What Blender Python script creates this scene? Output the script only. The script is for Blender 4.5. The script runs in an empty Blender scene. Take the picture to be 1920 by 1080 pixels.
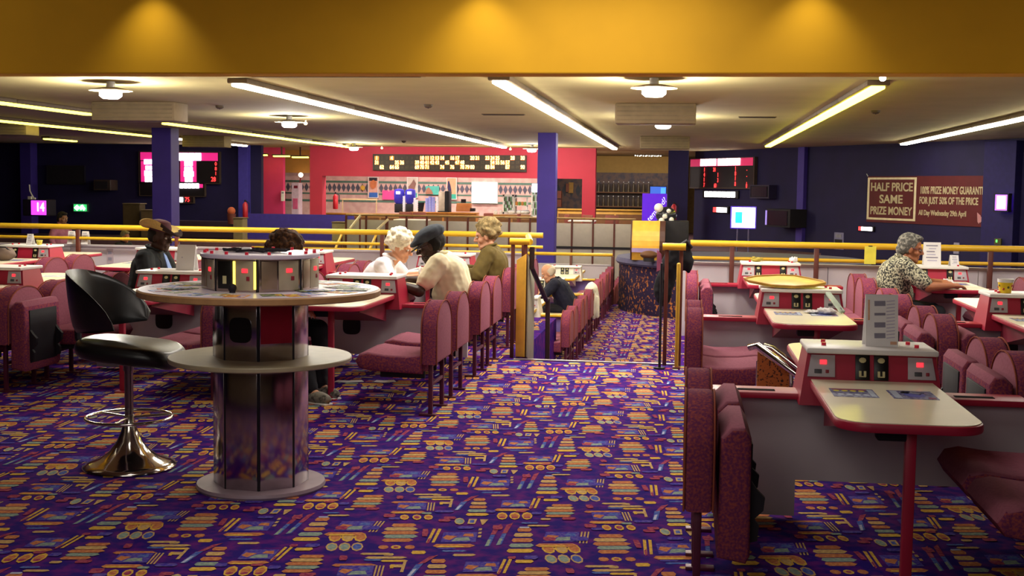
import bpy, bmesh, math, random
from mathutils import Vector, Matrix, noise
random.seed(7)
C = bpy.context.scene.collection
PI = math.pi
# ---------------------------------------------------------------- camera geometry
F = 2300.0; YAW = math.radians(8.0); PITCH = math.radians(4.65); ROLL = math.radians(0.75); EYE = 1.6
_cy, _sy, _cp, _sp = math.cos(YAW), math.sin(YAW), math.cos(PITCH), math.sin(PITCH)
FW = Vector((-_sy*_cp, _cy*_cp, -_sp)); _r0 = Vector((_cy, _sy, 0)); _u0 = _r0.cross(FW)
RT = _r0*math.cos(ROLL) + _u0*math.sin(ROLL); UP = _u0*math.cos(ROLL) - _r0*math.sin(ROLL)
def _ray(x, y): return RT*((x-960)/F) + UP*((540-y)/F) + FW
def at_y(x, y, Y):
    r = _ray(x, y); t = Y/r.y; return Vector((r.x*t, Y, EYE + r.z*t))
def at_z(x, y, z):
    r = _ray(x, y); t = (z-EYE)/r.z; return Vector((r.x*t, r.y*t, z))
cam = bpy.data.cameras.new('camera'); cam.sensor_width = 36; cam.lens = 36*F/1920; cam.clip_end = 300
camo = bpy.data.objects.new('camera', cam); C.objects.link(camo)
camo.matrix_world = Matrix(((RT.x, UP.x, -FW.x, 0), (RT.y, UP.y, -FW.y, 0), (RT.z, UP.z, -FW.z, EYE), (0, 0, 0, 1)))
bpy.context.scene.camera = camo
# ---------------------------------------------------------------- materials
def lin(h):
    h = h.lstrip('#'); v = [int(h[i:i+2], 16)/255 for i in (0, 2, 4)]
    return [c/12.92 if c <= .04045 else ((c+.055)/1.055)**2.4 for c in v]
_mats = {}
def mat(name, col, rough=.6, metal=0., var=.12, scale=9., bump=0., emit=0., spec=.4, col2=None, lo=.45, hi=.6, coat=0.):
    """procedural principled material: noise-varied colour, optional second colour as speckle"""
    if name in _mats: return _mats[name]
    m = bpy.data.materials.new(name); m.use_nodes = True; nt = m.node_tree; n = nt.nodes; l = nt.links
    b = n['Principled BSDF']; c = lin(col)
    tc = n.new('ShaderNodeTexCoord'); nz = n.new('ShaderNodeTexNoise'); nz.inputs['Scale'].default_value = scale
    nz.inputs['Detail'].default_value = 3
    l.new(tc.outputs['Object'], nz.inputs['Vector'])
    rp = n.new('ShaderNodeValToRGB'); l.new(nz.outputs['Fac'], rp.inputs['Fac'])
    if col2:
        d = lin(col2); rp.color_ramp.elements[0].position = lo; rp.color_ramp.elements[1].position = hi
        rp.color_ramp.elements[0].color = (*c, 1); rp.color_ramp.elements[1].color = (*d, 1)
    else:
        rp.color_ramp.elements[0].position = .3; rp.color_ramp.elements[1].position = .7
        rp.color_ramp.elements[0].color = (*[x*(1-var) for x in c], 1)
        rp.color_ramp.elements[1].color = (*[min(1, x*(1+var)) for x in c], 1)
    l.new(rp.outputs['Color'], b.inputs['Base Color'])
    b.inputs['Roughness'].default_value = rough; b.inputs['Metallic'].default_value = metal
    b.inputs['Specular IOR Level'].default_value = spec
    if coat: b.inputs['Coat Weight'].default_value = coat
    if emit:
        b.inputs['Emission Color'].default_value = (*c, 1); b.inputs['Emission Strength'].default_value = emit
    if bump:
        bn = n.new('ShaderNodeBump'); bn.inputs['Strength'].default_value = bump; bn.inputs['Distance'].default_value = .01
        l.new(nz.outputs['Fac'], bn.inputs['Height']); l.new(bn.outputs['Normal'], b.inputs['Normal'])
    _mats[name] = m; return m
def glow(name, rgb, strength):
    if name in _mats: return _mats[name]
    m = bpy.data.materials.new(name); m.use_nodes = True; n = m.node_tree.nodes; l = m.node_tree.links
    b = n['Principled BSDF']; b.inputs['Base Color'].default_value = (*[min(1, x) for x in rgb], 1)
    b.inputs['Emission Color'].default_value = (*rgb, 1); b.inputs['Emission Strength'].default_value = strength
    _mats[name] = m; return m
# ---------------------------------------------------------------- mesh builder
class MB:
    def __init__(s): s.bm = bmesh.new()
    def _xf(s, vs, M):
        if M is not None: bmesh.ops.transform(s.bm, matrix=M, verts=vs)
    def box(s, c, d, bev=0., seg=2, rot=None, mi=0):
        r = bmesh.ops.create_cube(s.bm, size=1.); vs = r['verts']
        M = Matrix.Diagonal((d[0], d[1], d[2], 1)); s._xf(vs, M)
        fs = list({f for v in vs for f in v.link_faces})
        for f in fs: f.material_index = mi
        if bev:
            es = list({e for v in vs for e in v.link_edges})
            g = bmesh.ops.bevel(s.bm, geom=es, offset=bev, segments=seg, profile=.5, affect='EDGES')
            vs = list({v for f in g['faces'] for v in f.verts} | {v for v in vs if v.is_valid})
            for f in {f for v in vs for f in v.link_faces}: f.material_index = mi
        T = Matrix.Translation(c)
        if rot is not None: T = T @ rot
        s._xf(vs, T); return s
    def prism(s, poly, d0, d1, axis='x', bev=0., seg=2, mi=0, M=None):
        """extrude a 2-D polygon along an axis; poly is (y,z) for x, (x,z) for y, (x,y) for z"""
        def p(u, v, d): return {'x': (d, u, v), 'y': (u, d, v), 'z': (u, v, d)}[axis]
        a = [s.bm.verts.new(p(u, v, d0)) for u, v in poly]; b = [s.bm.verts.new(p(u, v, d1)) for u, v in poly]
        n = len(poly); fs = [s.bm.faces.new(a), s.bm.faces.new(b[::-1])]
        for i in range(n): fs.append(s.bm.faces.new((a[i], b[i], b[(i+1) % n], a[(i+1) % n])))
        for f in fs: f.material_index = mi
        bmesh.ops.recalc_face_normals(s.bm, faces=fs); vs = a+b
        if bev:
            es = list({e for f in fs[:2] for e in f.edges})
            g = bmesh.ops.bevel(s.bm, geom=es, offset=bev, segments=seg, profile=.5, affect='EDGES')
            vs = list({v for f in g['faces'] for v in f.verts} | {v for v in vs if v.is_valid})
        if M is not None: s._xf(vs, M)
        return s
    def cap(s, p0, p1, r0, r1=None, seg=10, rings=4, mi=0):
        """tapered capsule"""
        r1 = r0 if r1 is None else r1; p0 = Vector(p0); p1 = Vector(p1); d = p1-p0; L = d.length or 1e-5; d = d/L
        q = d.to_track_quat('Z', 'Y'); prof = []
        for i in range(rings+1): a = -PI/2 + PI/2*i/rings; prof.append((r0*math.cos(a), r0*math.sin(a)))
        for i in range(rings+1): a = PI/2*i/rings; prof.append((r1*math.cos(a), L + r1*math.sin(a)))
        return s.lathe(prof, seg, Matrix.Translation(p0) @ q.to_matrix().to_4x4(), mi)
    def lathe(s, prof, seg=24, M=None, mi=0, ang=2*PI):
        rings = []; new = []
        for r, z in prof:
            if r < 1e-6: v = s.bm.verts.new((0, 0, z)); rings.append([v]); new.append(v)
            else:
                rg = [s.bm.verts.new((r*math.cos(ang*k/seg), r*math.sin(ang*k/seg), z)) for k in range(seg)]; rings.append(rg); new += rg
        fs = []
        for a, b in zip(rings, rings[1:]):
            if len(a) == 1 and len(b) == 1: continue
            for k in range(seg):
                k2 = (k+1) % seg
                if len(a) == 1: f = (a[0], b[k2], b[k]) if False else (a[0], b[k], b[k2])
                elif len(b) == 1: f = (a[k], b[0], a[k2])
                else: f = (a[k], b[k], b[k2], a[k2])
                try: fs.append(s.bm.faces.new(f))
                except ValueError: pass
        for rg, fl in ((rings[0], False), (rings[-1], True)):
            if len(rg) > 1:
                try: fs.append(s.bm.faces.new(rg if fl else rg[::-1]))
                except ValueError: pass
        for f in fs: f.material_index = mi
        bmesh.ops.recalc_face_normals(s.bm, faces=fs)
        s._xf(new, M); return s
    def cyl(s, p0, p1, r, seg=12, r1=None, mi=0):
        p0 = Vector(p0); p1 = Vector(p1); d = p1-p0; L = d.length; q = d.to_track_quat('Z', 'Y')
        return s.lathe([(r, 0), (r if r1 is None else r1, L)], seg, Matrix.Translation(p0) @ q.to_matrix().to_4x4(), mi)
    def ell(s, c, d, rot=None, seg=14, rings=8, mi=0):
        prof = [(math.sin(PI*i/rings), -math.cos(PI*i/rings)) for i in range(rings+1)]; prof[0] = (0, -1); prof[-1] = (0, 1)
        M = Matrix.Translation(c)
        if rot is not None: M = M @ rot
        return s.lathe(prof, seg, M @ Matrix.Diagonal((*d, 1)), mi)
    def tube(s, pts, r, seg=8, closed=False, mi=0):
        pts = [Vector(p) for p in pts]; n = len(pts); rings = []; fs = []; ref = None
        for i, p in enumerate(pts):
            t = (pts[(i+1) % n]-pts[i-1]) if closed else (pts[min(i+1, n-1)]-pts[max(i-1, 0)])
            t.normalize()
            if ref is None: ref = t.orthogonal()
            ref = (ref - t*ref.dot(t)).normalized(); bi = t.cross(ref)
            rr = r[i] if isinstance(r, (list, tuple)) else r
            rings.append([s.bm.verts.new(p + ref*(rr*math.cos(2*PI*k/seg)) + bi*(rr*math.sin(2*PI*k/seg))) for k in range(seg)])
        m = n if closed else n-1
        for i in range(m):
            a, b = rings[i], rings[(i+1) % n]
            for k in range(seg): fs.append(s.bm.faces.new((a[k], a[(k+1) % seg], b[(k+1) % seg], b[k])))
        if not closed: fs.append(s.bm.faces.new(rings[0][::-1])); fs.append(s.bm.faces.new(rings[-1]))
        for f in fs: f.material_index = mi
        bmesh.ops.recalc_face_normals(s.bm, faces=fs); return s
    def quad(s, pts, mi=0):
        f = s.bm.faces.new([s.bm.verts.new(p) for p in pts]); f.material_index = mi; return s
    def mesh(s, name):
        me = bpy.data.meshes.new(name); s.bm.to_mesh(me); s.bm.free(); return me
def smooth(me, ang=40):
    for p in me.polygons: p.use_smooth = True
    try: me.set_sharp_from_angle(angle=math.radians(ang))
    except Exception: pass
def obj(name, mb, m, parent=None, loc=None, sm=40):
    me = mb.mesh(name) if isinstance(mb, MB) else mb
    for x in (m if isinstance(m, (list, tuple)) else [m]): me.materials.append(x)
    if sm: smooth(me, sm)
    o = bpy.data.objects.new(name, me); C.objects.link(o)
    if parent: o.parent = parent
    if loc: o.location = loc
    return o
LABELS = {}
def tag(o, label, cat, group=None, kind=None):
    o['label'] = label; o['category'] = cat
    if group: o['group'] = group
    if not kind and any(w in o.name for w in ('ceil', 'wall', 'column', 'beam', 'trim')): kind = 'thing'
    if kind: o['kind'] = kind
    LABELS.setdefault(label, []).append(o.name); return o
def thing(name, label, cat, loc=(0, 0, 0), rz=0., group=None):
    o = bpy.data.objects.new(name, None); o.empty_display_size = .1; C.objects.link(o)
    o.location = loc; o.rotation_euler = (0, 0, rz); return tag(o, label, cat, group)
def struct(name, mb, m, sm=0):
    o = obj(name, mb, m, sm=sm); o['kind'] = 'structure'; return o
def copy_tree(o, parent=None):
    c = o.copy(); C.objects.link(c); c.parent = parent
    for ch in o.children: copy_tree(ch, c)
    return c
def dup(root, loc, rz, label, group=None):
    r = copy_tree(root); r.location = loc; r.rotation_euler = (0, 0, rz); r['label'] = label
    LABELS.setdefault(label, []).append(r.name)
    if group: r['group'] = group
    return r
def RZ(a): return Matrix.Rotation(a, 4, 'Z')
def RX(a): return Matrix.Rotation(a, 4, 'X')
def RY(a): return Matrix.Rotation(a, 4, 'Y')
_side = bpy.data.scenes.new('side'); _side_vl = _side.view_layers[0]
def bake(o):
    """evaluated mesh of an object, worked out in an empty side scene so the big scene need not be updated"""
    _side.collection.objects.link(o); _side_vl.update(); dg = _side_vl.depsgraph
    me = bpy.data.meshes.new_from_object(o.evaluated_get(dg)); bpy.data.objects.remove(o); return me
def text(name, s, size, m, parent, M, ext=.002, align='CENTER', shear=0., xs=1., bold=0.):
    cu = bpy.data.curves.new('t', 'FONT'); cu.body = s; cu.size = size; cu.extrude = ext; cu.align_x = align; cu.align_y = 'CENTER'; cu.shear = shear
    cu.space_line = .82; cu.offset = bold
    t = bpy.data.objects.new('t', cu); me = bake(t); bpy.data.curves.remove(cu)
    me.transform(M @ Matrix.Diagonal((xs, 1, 1, 1))); me.materials.clear()
    return obj(name, me, m, parent, sm=0)
FRONT = RX(PI/2)          # text plane XY -> faces -Y
# materials used everywhere
M_wallp = mat('deep_purple_paint', '170e40', .75, var=.15, scale=2)
M_wallp2 = mat('purple_column_paint', '3c2a8a', .6, var=.08, scale=3)
M_ceil = mat('ceiling_paint', 'c6b880', .9, var=.05, scale=1.5)
M_beam = mat('ochre_paint', 'dca41a', .8, var=.05, scale=2)
M_white = mat('white_panel', 'c9bfc4', .6, var=.05, scale=3)
M_grey = mat('grey_laminate', 'bdb4b9', .6, var=.06, scale=3)
M_red = mat('red_laminate', 'a8203c', .42, var=.06, scale=4)
M_cream = mat('cream_laminate', 'efe6c8', .28, var=.04, scale=5)
M_ledge = mat('white_ledge', 'e9e6e2', .35, var=.03, scale=6)
M_face = mat('seat_plush', '945868', .95, var=.1, scale=60, bump=.15, spec=.1)
M_side = mat('seat_speckled_cloth', '6a3054', .95, col2='9c4c48', lo=.4, hi=.68, scale=95, spec=.1)
M_pipe = mat('seat_piping', '8e4a3a', .9, var=.1, spec=.1)
M_dark = mat('black_board', '15101a', .7, var=.2)
M_leg = mat('maroon_metal', '5a2038', .45, var=.1, metal=.2)
M_yel = mat('yellow_rail', 'e0b32a', .4, var=.06, scale=4)
M_brown = mat('brown_post', '5e2c22', .5, var=.1)
M_chrome = mat('chrome', 'd8d4cc', .12, metal=1., var=.03)
M_steel = mat('brushed_steel', 'b9aeb4', .16, metal=1., var=.05, scale=30)
M_black = mat('black_leather', '0e0d0e', .33, var=.2, scale=30, bump=.05, spec=.5)
M_led = glow('red_led', (1., .02, .03), 2.6)
M_print = mat('print_dark', '3a3a6c', .5, col2='8a8fb0', scale=60)
# ================================================================ SETTING
CARPET = 'y939 52,943 1,927 -23,902 -7,881 41,877 92,893 118,919 101;o934 51,935 17,923 0,905 11,890 43,888 77,900 94,919 83;c965 965,968 919,953 897,930 912,911 955,908 1001,922 1024,946 1009;t958 964,960 931,949 915,932 925,918 956,916 989,927 1005,945 994;y996 63,999 12,983 -12,958 4,937 52,934 104,950 129,976 112;c990 62,991 28,979 11,961 22,947 54,945 88,957 105,976 94;c40 976,43 930,28 908,5 922,-13 965,-16 1012,-2 1035,22 1020;t34 975,35 942,24 926,7 936,-7 967,-9 1000,3 1016,20 1005;y72 74,75 23,59 -1,34 15,14 63,11 115,27 140,53 123;o67 73,68 39,56 22,37 33,23 65,22 99,34 116,53 106;c95 987,98 940,83 918,60 933,42 976,39 1023,54 1046,77 1031;b89 985,90 952,79 937,62 947,48 977,47 1011,58 1027,76 1016;o137 284,139 319,233 338,252 313,241 282,153 265;c118 216,124 251,248 275,272 252,255 221,138 198;o120 153,127 187,265 214,291 192,272 161,141 135;t143 95,149 129,275 154,299 131,281 101,163 78;o151 36,156 68,269 91,291 69,276 39,170 18;o207 1001,204 978,190 966,172 972,161 992,163 1014,178 1026,196 1021;y262 1011,260 989,245 977,227 982,216 1002,219 1025,233 1037,251 1031;o322 1023,320 1001,305 989,287 994,276 1014,279 1037,294 1049,312 1043;r251 1009,250 998,242 992,233 995,227 1005,229 1016,236 1022,246 1019;y324 937,324 967,375 977,387 955,383 929,334 919;c211 886,211 907,247 914,256 899,253 881,219 874;y355 41,369 43,356 264,341 270;y380 46,393 48,381 269,366 275;r361 18,370 36,362 123,353 97;l419 57,574 88,556 249,402 218;o416 122,452 96,476 166,422 172;t464 82,547 107,530 160,474 141;o499 171,552 173,540 220,502 213;o397 -8,406 27,556 56,582 34,560 2,419 -26;y417 -13,424 3,521 22,537 13,522 -2,431 -20;b449 983,455 1000,543 1018,559 1007,545 991,461 975;c509 933,514 954,594 970,609 956,597 937,521 922;l424 1017,428 1032,495 1045,507 1036,497 1022,434 1010;c554 278,569 281,567 315,553 312;c562 221,577 224,575 257,561 254;c570 164,585 167,583 200,569 197;b624 26,647 42,643 220,624 216;t626 30,641 41,637 145,623 134;r622 216,644 228,646 409,621 360;b672 55,695 71,692 250,673 247;t674 59,689 70,686 175,672 164;r671 246,693 259,697 441,671 392;o733 315,734 354,789 365,800 335,794 302,742 292;c729 226,732 265,803 279,817 250,808 217,741 204;o731 141,734 178,814 194,829 166,818 134,743 119;t731 57,736 93,825 111,841 84,829 52,745 36;y732 1035,737 1071,835 1090,853 1064,839 1033,747 1015;l875 147,1031 177,1024 341,869 310;o876 212,910 186,938 257,885 263;t921 172,1005 197,992 251,935 232;b-19 262,35 264,26 312,-12 305;o848 80,860 116,1010 145,1035 122,1011 90,869 62;y868 75,876 91,973 110,989 101,973 86,881 68;c57 154,65 156,59 344,52 343;c73 157,80 159,75 347,67 346;c88 160,95 162,90 350,83 349;o35 697,44 722,193 751,220 736,198 712,57 685;l94 565,237 592,212 728,71 700;o88 619,122 598,141 657,91 662;t134 586,211 608,192 653,141 636;b162 661,212 664,199 704,164 697;o76 509,83 538,221 565,246 546,227 519,97 494;y95 505,101 518,190 535,206 528,192 515,108 499;c245 573,252 574,226 731,219 729;c259 576,266 577,240 733,233 732;c273 578,280 580,255 736,248 735;c110 875,117 894,226 916,246 904,229 886,126 866;c145 825,155 847,299 875,324 863,302 842,165 815;y222 792,227 811,321 829,338 817,324 800,236 783;b147 793,150 809,215 821,227 811,218 796,157 784;c276 729,277 753,326 762,338 745,333 724,286 715;c338 660,352 663,332 820,320 818;y284 702,299 705,293 758,278 755;b377 609,402 620,410 799,382 775;w380 616,393 619,398 717,384 704;r387 776,415 800,449 925,413 891;o435 827,435 860,485 870,497 845,493 816,445 807;c435 751,436 784,502 796,516 772,509 744,447 732;o440 678,442 710,515 724,530 700,522 673,453 659;t444 606,447 637,529 653,545 631,535 603,458 588;y448 536,452 567,542 584,560 562,548 535,462 519;l595 706,740 734,726 874,583 847;o594 762,626 740,650 802,600 806;t637 728,715 750,700 797,647 780;o671 806,721 808,711 850,675 843;o572 648,582 679,722 706,746 686,724 658,592 633;y591 644,598 658,688 675,703 668,689 655,603 638;y738 716,751 718,750 912,737 917;y761 720,773 723,774 917,760 922;r743 696,751 712,749 788,739 765;o843 788,849 817,935 833,949 813,937 787,856 772;c821 731,829 760,942 781,961 762,944 736,837 716;o816 678,826 707,952 731,973 713,953 686,834 664;t832 630,840 658,955 680,974 662,956 636,848 616;o834 580,841 608,944 627,962 609,946 585,848 566;y790 886,793 913,858 926,870 906,861 882,800 870;y187 438,188 404,176 387,157 398,143 430,141 464,154 481,173 470;o180 437,180 416,171 406,159 412,150 431,149 452,158 462,171 456;y246 449,247 415,234 398,216 409,202 441,201 476,213 493,232 482;r239 448,239 427,230 417,218 423,209 442,209 463,218 474,230 467;y301 460,301 425,289 409,270 419,257 451,256 486,269 503,287 492;o294 459,294 438,285 427,272 434,264 453,264 474,273 484,285 478;y654 550,653 501,638 478,616 494,601 540,602 590,618 614,639 597;o647 549,646 518,634 504,618 513,608 542,609 572,621 587,637 578;r649 520,646 507,635 501,622 503,615 513,618 525,630 532,642 530;y714 562,713 513,697 490,676 506,661 552,662 601,678 625,700 609;o707 560,706 530,693 515,678 525,668 553,670 584,682 599,697 589;r709 531,705 519,694 512,681 514,675 525,678 537,689 544,702 541;y774 573,772 524,756 501,735 517,721 563,722 613,739 637,760 620;o767 572,765 541,753 526,738 536,728 564,730 595,742 611,758 601;r768 542,765 530,753 523,741 526,734 536,738 548,749 555,762 553;c465 416,465 374,451 354,431 367,416 407,415 450,430 471,450 457;t460 416,460 384,449 369,433 379,421 408,421 440,432 456,449 445;c485 373,521 380,517 468,478 461;b492 393,512 397,508 447,488 443;c532 461,572 469,562 372,556 370;t230 516,231 535,272 542,281 529,277 513,238 506;c819 519,821 539,862 547,870 532,864 515,826 508;b735 433,740 450,807 462,818 452,808 437,745 425;c770 393,777 411,864 427,878 416,864 399,782 384;w737 356,739 369,779 377,786 367,781 355,743 348;r871 184,868 219,914 228,928 201,927 171,883 162;r59 437,56 475,104 485,117 455,115 423,70 414;r751 935,752 957,781 963,787 945,784 926,757 921;r355 453,355 480,403 490,414 469,409 446,364 437;r338 404,337 431,384 440,396 419,392 396,347 388;r920 547,923 575,978 586,988 565,980 540,929 531;r614 327,611 371,651 379,662 344,661 307,623 300;r39 794,33 833,62 838,74 807,76 774,49 769;r308 175,297 248,320 253,334 192,341 131,319 127;r681 636,682 657,724 665,733 649,727 631,688 624;l12 207,10 247,80 261,97 230,92 195,26 182;l451 296,454 322,516 335,528 316,521 293,462 281;l820 946,821 978,873 988,883 964,876 937,828 927;l534 607,534 635,575 643,585 621,582 597,542 589;l96 391,95 414,142 423,154 406,150 386,105 377;l763 617,764 645,806 653,815 631,810 607,771 599;l288 560,291 585,367 600,382 582,373 560,301 546'
TX, TY = .98, 1.06
_tile = []
for _p in CARPET.split(';'):
    _tile.append((_p[0].upper(), [tuple(int(v)/1000 for v in q.split()) for q in _p[1:].split(',')]))
M_carp = mat('carpet_ground', '2a1670', 1., col2='5e1c70', lo=.42, hi=.66, scale=13, bump=.1, spec=.05)
CC = {'O': 'c8763e', 'Y': 'e3b336', 'C': 'cfa95f', 'T': '84a08c', 'B': '3e5cae', 'R': '98304c', 'L': '40349c', 'W': 'b8c6e0', 'N': '2a1260'}
def mixhex(a, b, t): return ''.join('%02x' % round(int(a[i:i+2], 16)*(1-t)+int(b[i:i+2], 16)*t) for i in (0, 2, 4))
M_motif = [mat('carpet_motif_'+k.lower(), mixhex(v, '3a1878', .16), 1., col2=mixhex(v, 'f0d8a0', .26), lo=.4, hi=.7, scale=55, spec=.05) for k, v in CC.items()]
CI = {k: i+1 for i, k in enumerate(CC)}
def motifs(mb, x0, x1, y0, y1, z, inside):
    for i in range(math.floor((x0+1.48)/TX)-1, math.ceil((x1+1.48)/TX)+1):
        for j in range(math.floor((y0-6.34)/TY)-1, math.ceil((y1-6.34)/TY)+1):
            ox, oy = -1.48+i*TX, 6.34+j*TY
            for k, (c, poly) in enumerate(_tile):
                P = [(ox+a, oy+b) for a, b in poly]
                if all(inside(*q) for q in P):
                    f = mb.bm.faces.new([mb.bm.verts.new((a, b, z+.0008+k*.00002)) for a, b in P]); f.material_index = CI[c]
                    if f.normal.z < 0 or (f.normal_update() or f.normal.z < 0): f.normal_flip()
LX, RX_, ST = -1.56, -.06, 11.3
def in_upper(x, y):
    if y < 2.2: return False
    if y < ST-.03: return -8.5 < x < 5.5
    return (x < LX-.03 and y < 14.9 and x > -9.5) or (x > RX_+.03 and y < 13.5 and x < 4.8)
fl = MB(); fl.prism([(-14, -4), (11, -4), (11, 13.7), (RX_, 13.7), (RX_, ST), (LX, ST), (LX, 15.1), (-14, 15.1)], -.75, 0, 'z')
motifs(fl, -8.5, 5.5, 2.2, 15, 0, in_upper)
struct('floor', fl, [M_carp]+M_motif)
fl = MB(); fl.box((-10.6, 18.0, -1.0), (26.8, 13.2, .6))
struct('floor', MB().box((7.4, 18.0, -1.0), (9.2, 13.2, .6)), mat('dark_navy_carpet', '120a30', 1., spec=.05))
motifs(fl, -4, 3, 12.6, 25, -.7, lambda x, y: -4.2 < x < 3 and 12.6 < y < 24.5)
struct('floor', fl, [M_carp]+M_motif)
fl = MB(); fl.box((-6, 28.8, -1.35), (36, 8.4, .2))
motifs(fl, -3, 2, 24.6, 32, -1.25, lambda x, y: -3 < x < 2 and 24.7 < y < 32)
struct('floor', fl, [M_carp]+M_motif)
st = MB()
for k in range(3): st.box(((LX+RX_)/2, ST+.16+.32*k, -.0875*(0)-.175*(k+1)-.26+.0), (RX_-LX-.01, .32, .52))
struct('stairs', st, M_carp)
M_nose = mat('step_nosing', '8c7f86', .4, metal=.6)
struct('trim_1', MB().box(((LX+RX_)/2, ST-.02, .006), (RX_-LX, .06, .012)), M_nose)
struct('floor', MB().box((-6, 40.2, -.7), (37, 14.2, 1.4)), mat('far_floor', '6a4a50', .7))
struct('ceiling', MB().box((-6.5, 28.8, 2.9), (37, 40.4, .2)), M_ceil)
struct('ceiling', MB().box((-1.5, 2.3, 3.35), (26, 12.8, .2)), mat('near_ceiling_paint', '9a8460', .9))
bk = MB().box((-1.5, 8.62, 2.83), (26, .24, .88), bev=.01); struct('bulkhead', bk, M_beam)
# walls
struct('wall_back', MB().box((-18.5, 36.1, 1.05), (11.4, .2, 3.5)), M_wallp)
struct('wall_back', MB().box((-5, 47.2, 1.2), (30, .2, 3.6)), mat('far_wall_ochre', '8a6a3c', .8))
struct('wall_left', MB().box((-24.2, 24.4, .75), (.2, 24, 4.3)), M_wallp)
struct('wall_left', MB().box((-14.1, 5, 1.4), (.2, 20, 4.2)), M_wallp)
struct('wall_front', MB().box((-1.5, -4.1, 1.6), (25.4, .2, 3.4)), mat('cream_wall', '9a8464', .8))
struct('wall_right', MB().box((11.1, 11.5, 1.4), (.2, 31, 4.4)), M_wallp)
WA, WB = Vector((.25, 38.4, 0)), Vector((8.6, 25.0, 0)); WD = (WB-WA).normalized(); WN = Vector((WD.y, -WD.x, 0))
if WN.y > 0: WN = -WN
WANG = math.atan2(WD.y, WD.x)
def wall_M(x, y, off=.0):
    """point on the slanted right wall seen at pixel x,y, and a frame whose X runs along the wall and Z is up"""
    r = _ray(x, y); o = Vector((0, 0, EYE)); t = (WA - o).dot(WN)/r.dot(WN); p = o + r*t + WN*off
    return p
wl = WA + (WB-WA)*.5
struct('wall_right', MB().box((0, 0, 0), ((WB-WA).length, .2, 3.5), rot=RZ(0)), M_wallp).matrix_world = Matrix.Translation(wl - WN*.1 + Vector((0, 0, 1.05))) @ RZ(WANG)
def on_wall(x0, y0, x1, y1):
    """box on the slanted wall between two pixel corners -> centre, width, height"""
    a, b = wall_M(x0, y0), wall_M(x1, y1); w = (Vector((a.x, a.y))-Vector((b.x, b.y))).length
    ym = (y0+y1)/2; pa, pb = wall_M((x0+x1)/2, y0), wall_M((x0+x1)/2, y1)
    c = (pa+pb)/2; return c, w, abs(pa.z-pb.z)
def wall_frame(c): return Matrix.Translation(c) @ RZ(WANG)
p = wall_M(1507, 350); struct('pilaster', MB().box((0, 0, 0), (.28, .12, 2.6), bev=.01), M_wallp2).matrix_world = wall_frame(Vector((p.x, p.y, 1.5)) + WN*.06)
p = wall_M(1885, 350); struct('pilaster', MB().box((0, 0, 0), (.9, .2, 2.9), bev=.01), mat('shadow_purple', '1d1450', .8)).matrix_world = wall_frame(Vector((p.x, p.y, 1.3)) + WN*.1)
# columns
for (xa, xb, yb, Y, nm) in ((1009, 1043, 482, 26.6, 'column'), (293, 329, 440, 25.5, 'column')):
    a, b = at_y(xa, 360, Y), at_y(xb, 360, Y); cx = (a.x+b.x)/2; w = b.x-a.x
    mb = MB().box((cx, Y, .79), (w, w, 4.06), bev=.012); mb.box((cx, Y, -1.16), (w+.05, w+.05, .18), bev=.01); struct(nm, mb, M_wallp2)
a = at_y(51, 330, 35.7); struct('pilaster', MB().box((a.x, 35.8, 1.05), (.36, .4, 3.5), bev=.01), M_wallp2)
a, b = at_y(1252, 350, 37.5), at_y(1290, 350, 37.5)
struct('column', MB().box(((a.x+b.x)/2, 37.8, 1.3), (b.x-a.x, .5, 3.1), bev=.01), M_wallp)
a, b = at_y(452, 350, 36), at_y(470, 350, 36)
struct('pilaster', MB().box(((a.x+b.x)/2, 36.0, 1.3), (b.x-a.x, .5, 3.1), bev=.01), mat('purple_edge', '3a3090', .7))
# parapets (white laminated panels with a cap)
def parapet(p0, p1, z0, z1, n):
    mb = MB(); p0 = Vector(p0); p1 = Vector(p1); d = (p1-p0)/n; a = math.atan2(d.y, d.x)
    for k in range(n):
        c = p0 + d*(k+.5); mb.box((c.x, c.y, (z0+z1)/2-.01), (d.length-.008, .04, z1-z0-.02), rot=RZ(a))
    c = (p0+p1)/2; mb.box((c.x, c.y, z1-.012), ((p1-p0).length, .07, .025), rot=RZ(a), mi=1)
    return struct('parapet', mb, [M_white, M_grey])
parapet((-13.9, 15.03), (-1.95, 15.03), 0, .80, 8)
parapet((-.02, 13.62), (10.9, 13.62), 0, .82, 7)
parapet((-9.0, 24.56), (-1.42, 24.56), -.7, .1, 7)
# ---------------------------------------------------------------- railings
def railing(name, label, p0, p1, z0, tops, npost, end=True, r=.035):
    """yellow rails on brown posts; p0,p1 in plan; tops = list of (height, radius)"""
    p0 = Vector((*p0, 0)); p1 = Vector((*p1, 0)); t = thing(name, label, 'railing', (*p0.xy, z0)); d = p1-p0
    for i, (h, rr) in enumerate(tops):
        obj('top_rail' if i == 0 else 'middle_rail', MB().cyl((0, 0, h), (d.x, d.y, h), rr, 12), M_yel, t)
    for k in range(npost):
        q = d*((k+.5)/npost if not end else k/(npost-1))
        obj('post', MB().box((q.x, q.y, tops[0][0]/2-.012), (.05, .05, tops[0][0]-.03), bev=.006), M_brown, t)
    return t
railing('handrail', 'long yellow double handrail on brown posts along the left parapet', (-13.8, 14.9), (-1.72, 14.9), 0, [(1.03, .034), (.885, .02)], 9, False)
railing('handrail', 'yellow double handrail on brown posts along the right parapet', (.06, 13.5), (10.8, 13.5), 0, [(1.03, .034), (.87, .02)], 12, False)
railing('handrail', 'thin yellow handrail on the pit parapet behind the purple centre column', (-8.9, 24.45), (-1.42, 24.45), -.7, [(1.0, .033)], 10)
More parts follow.
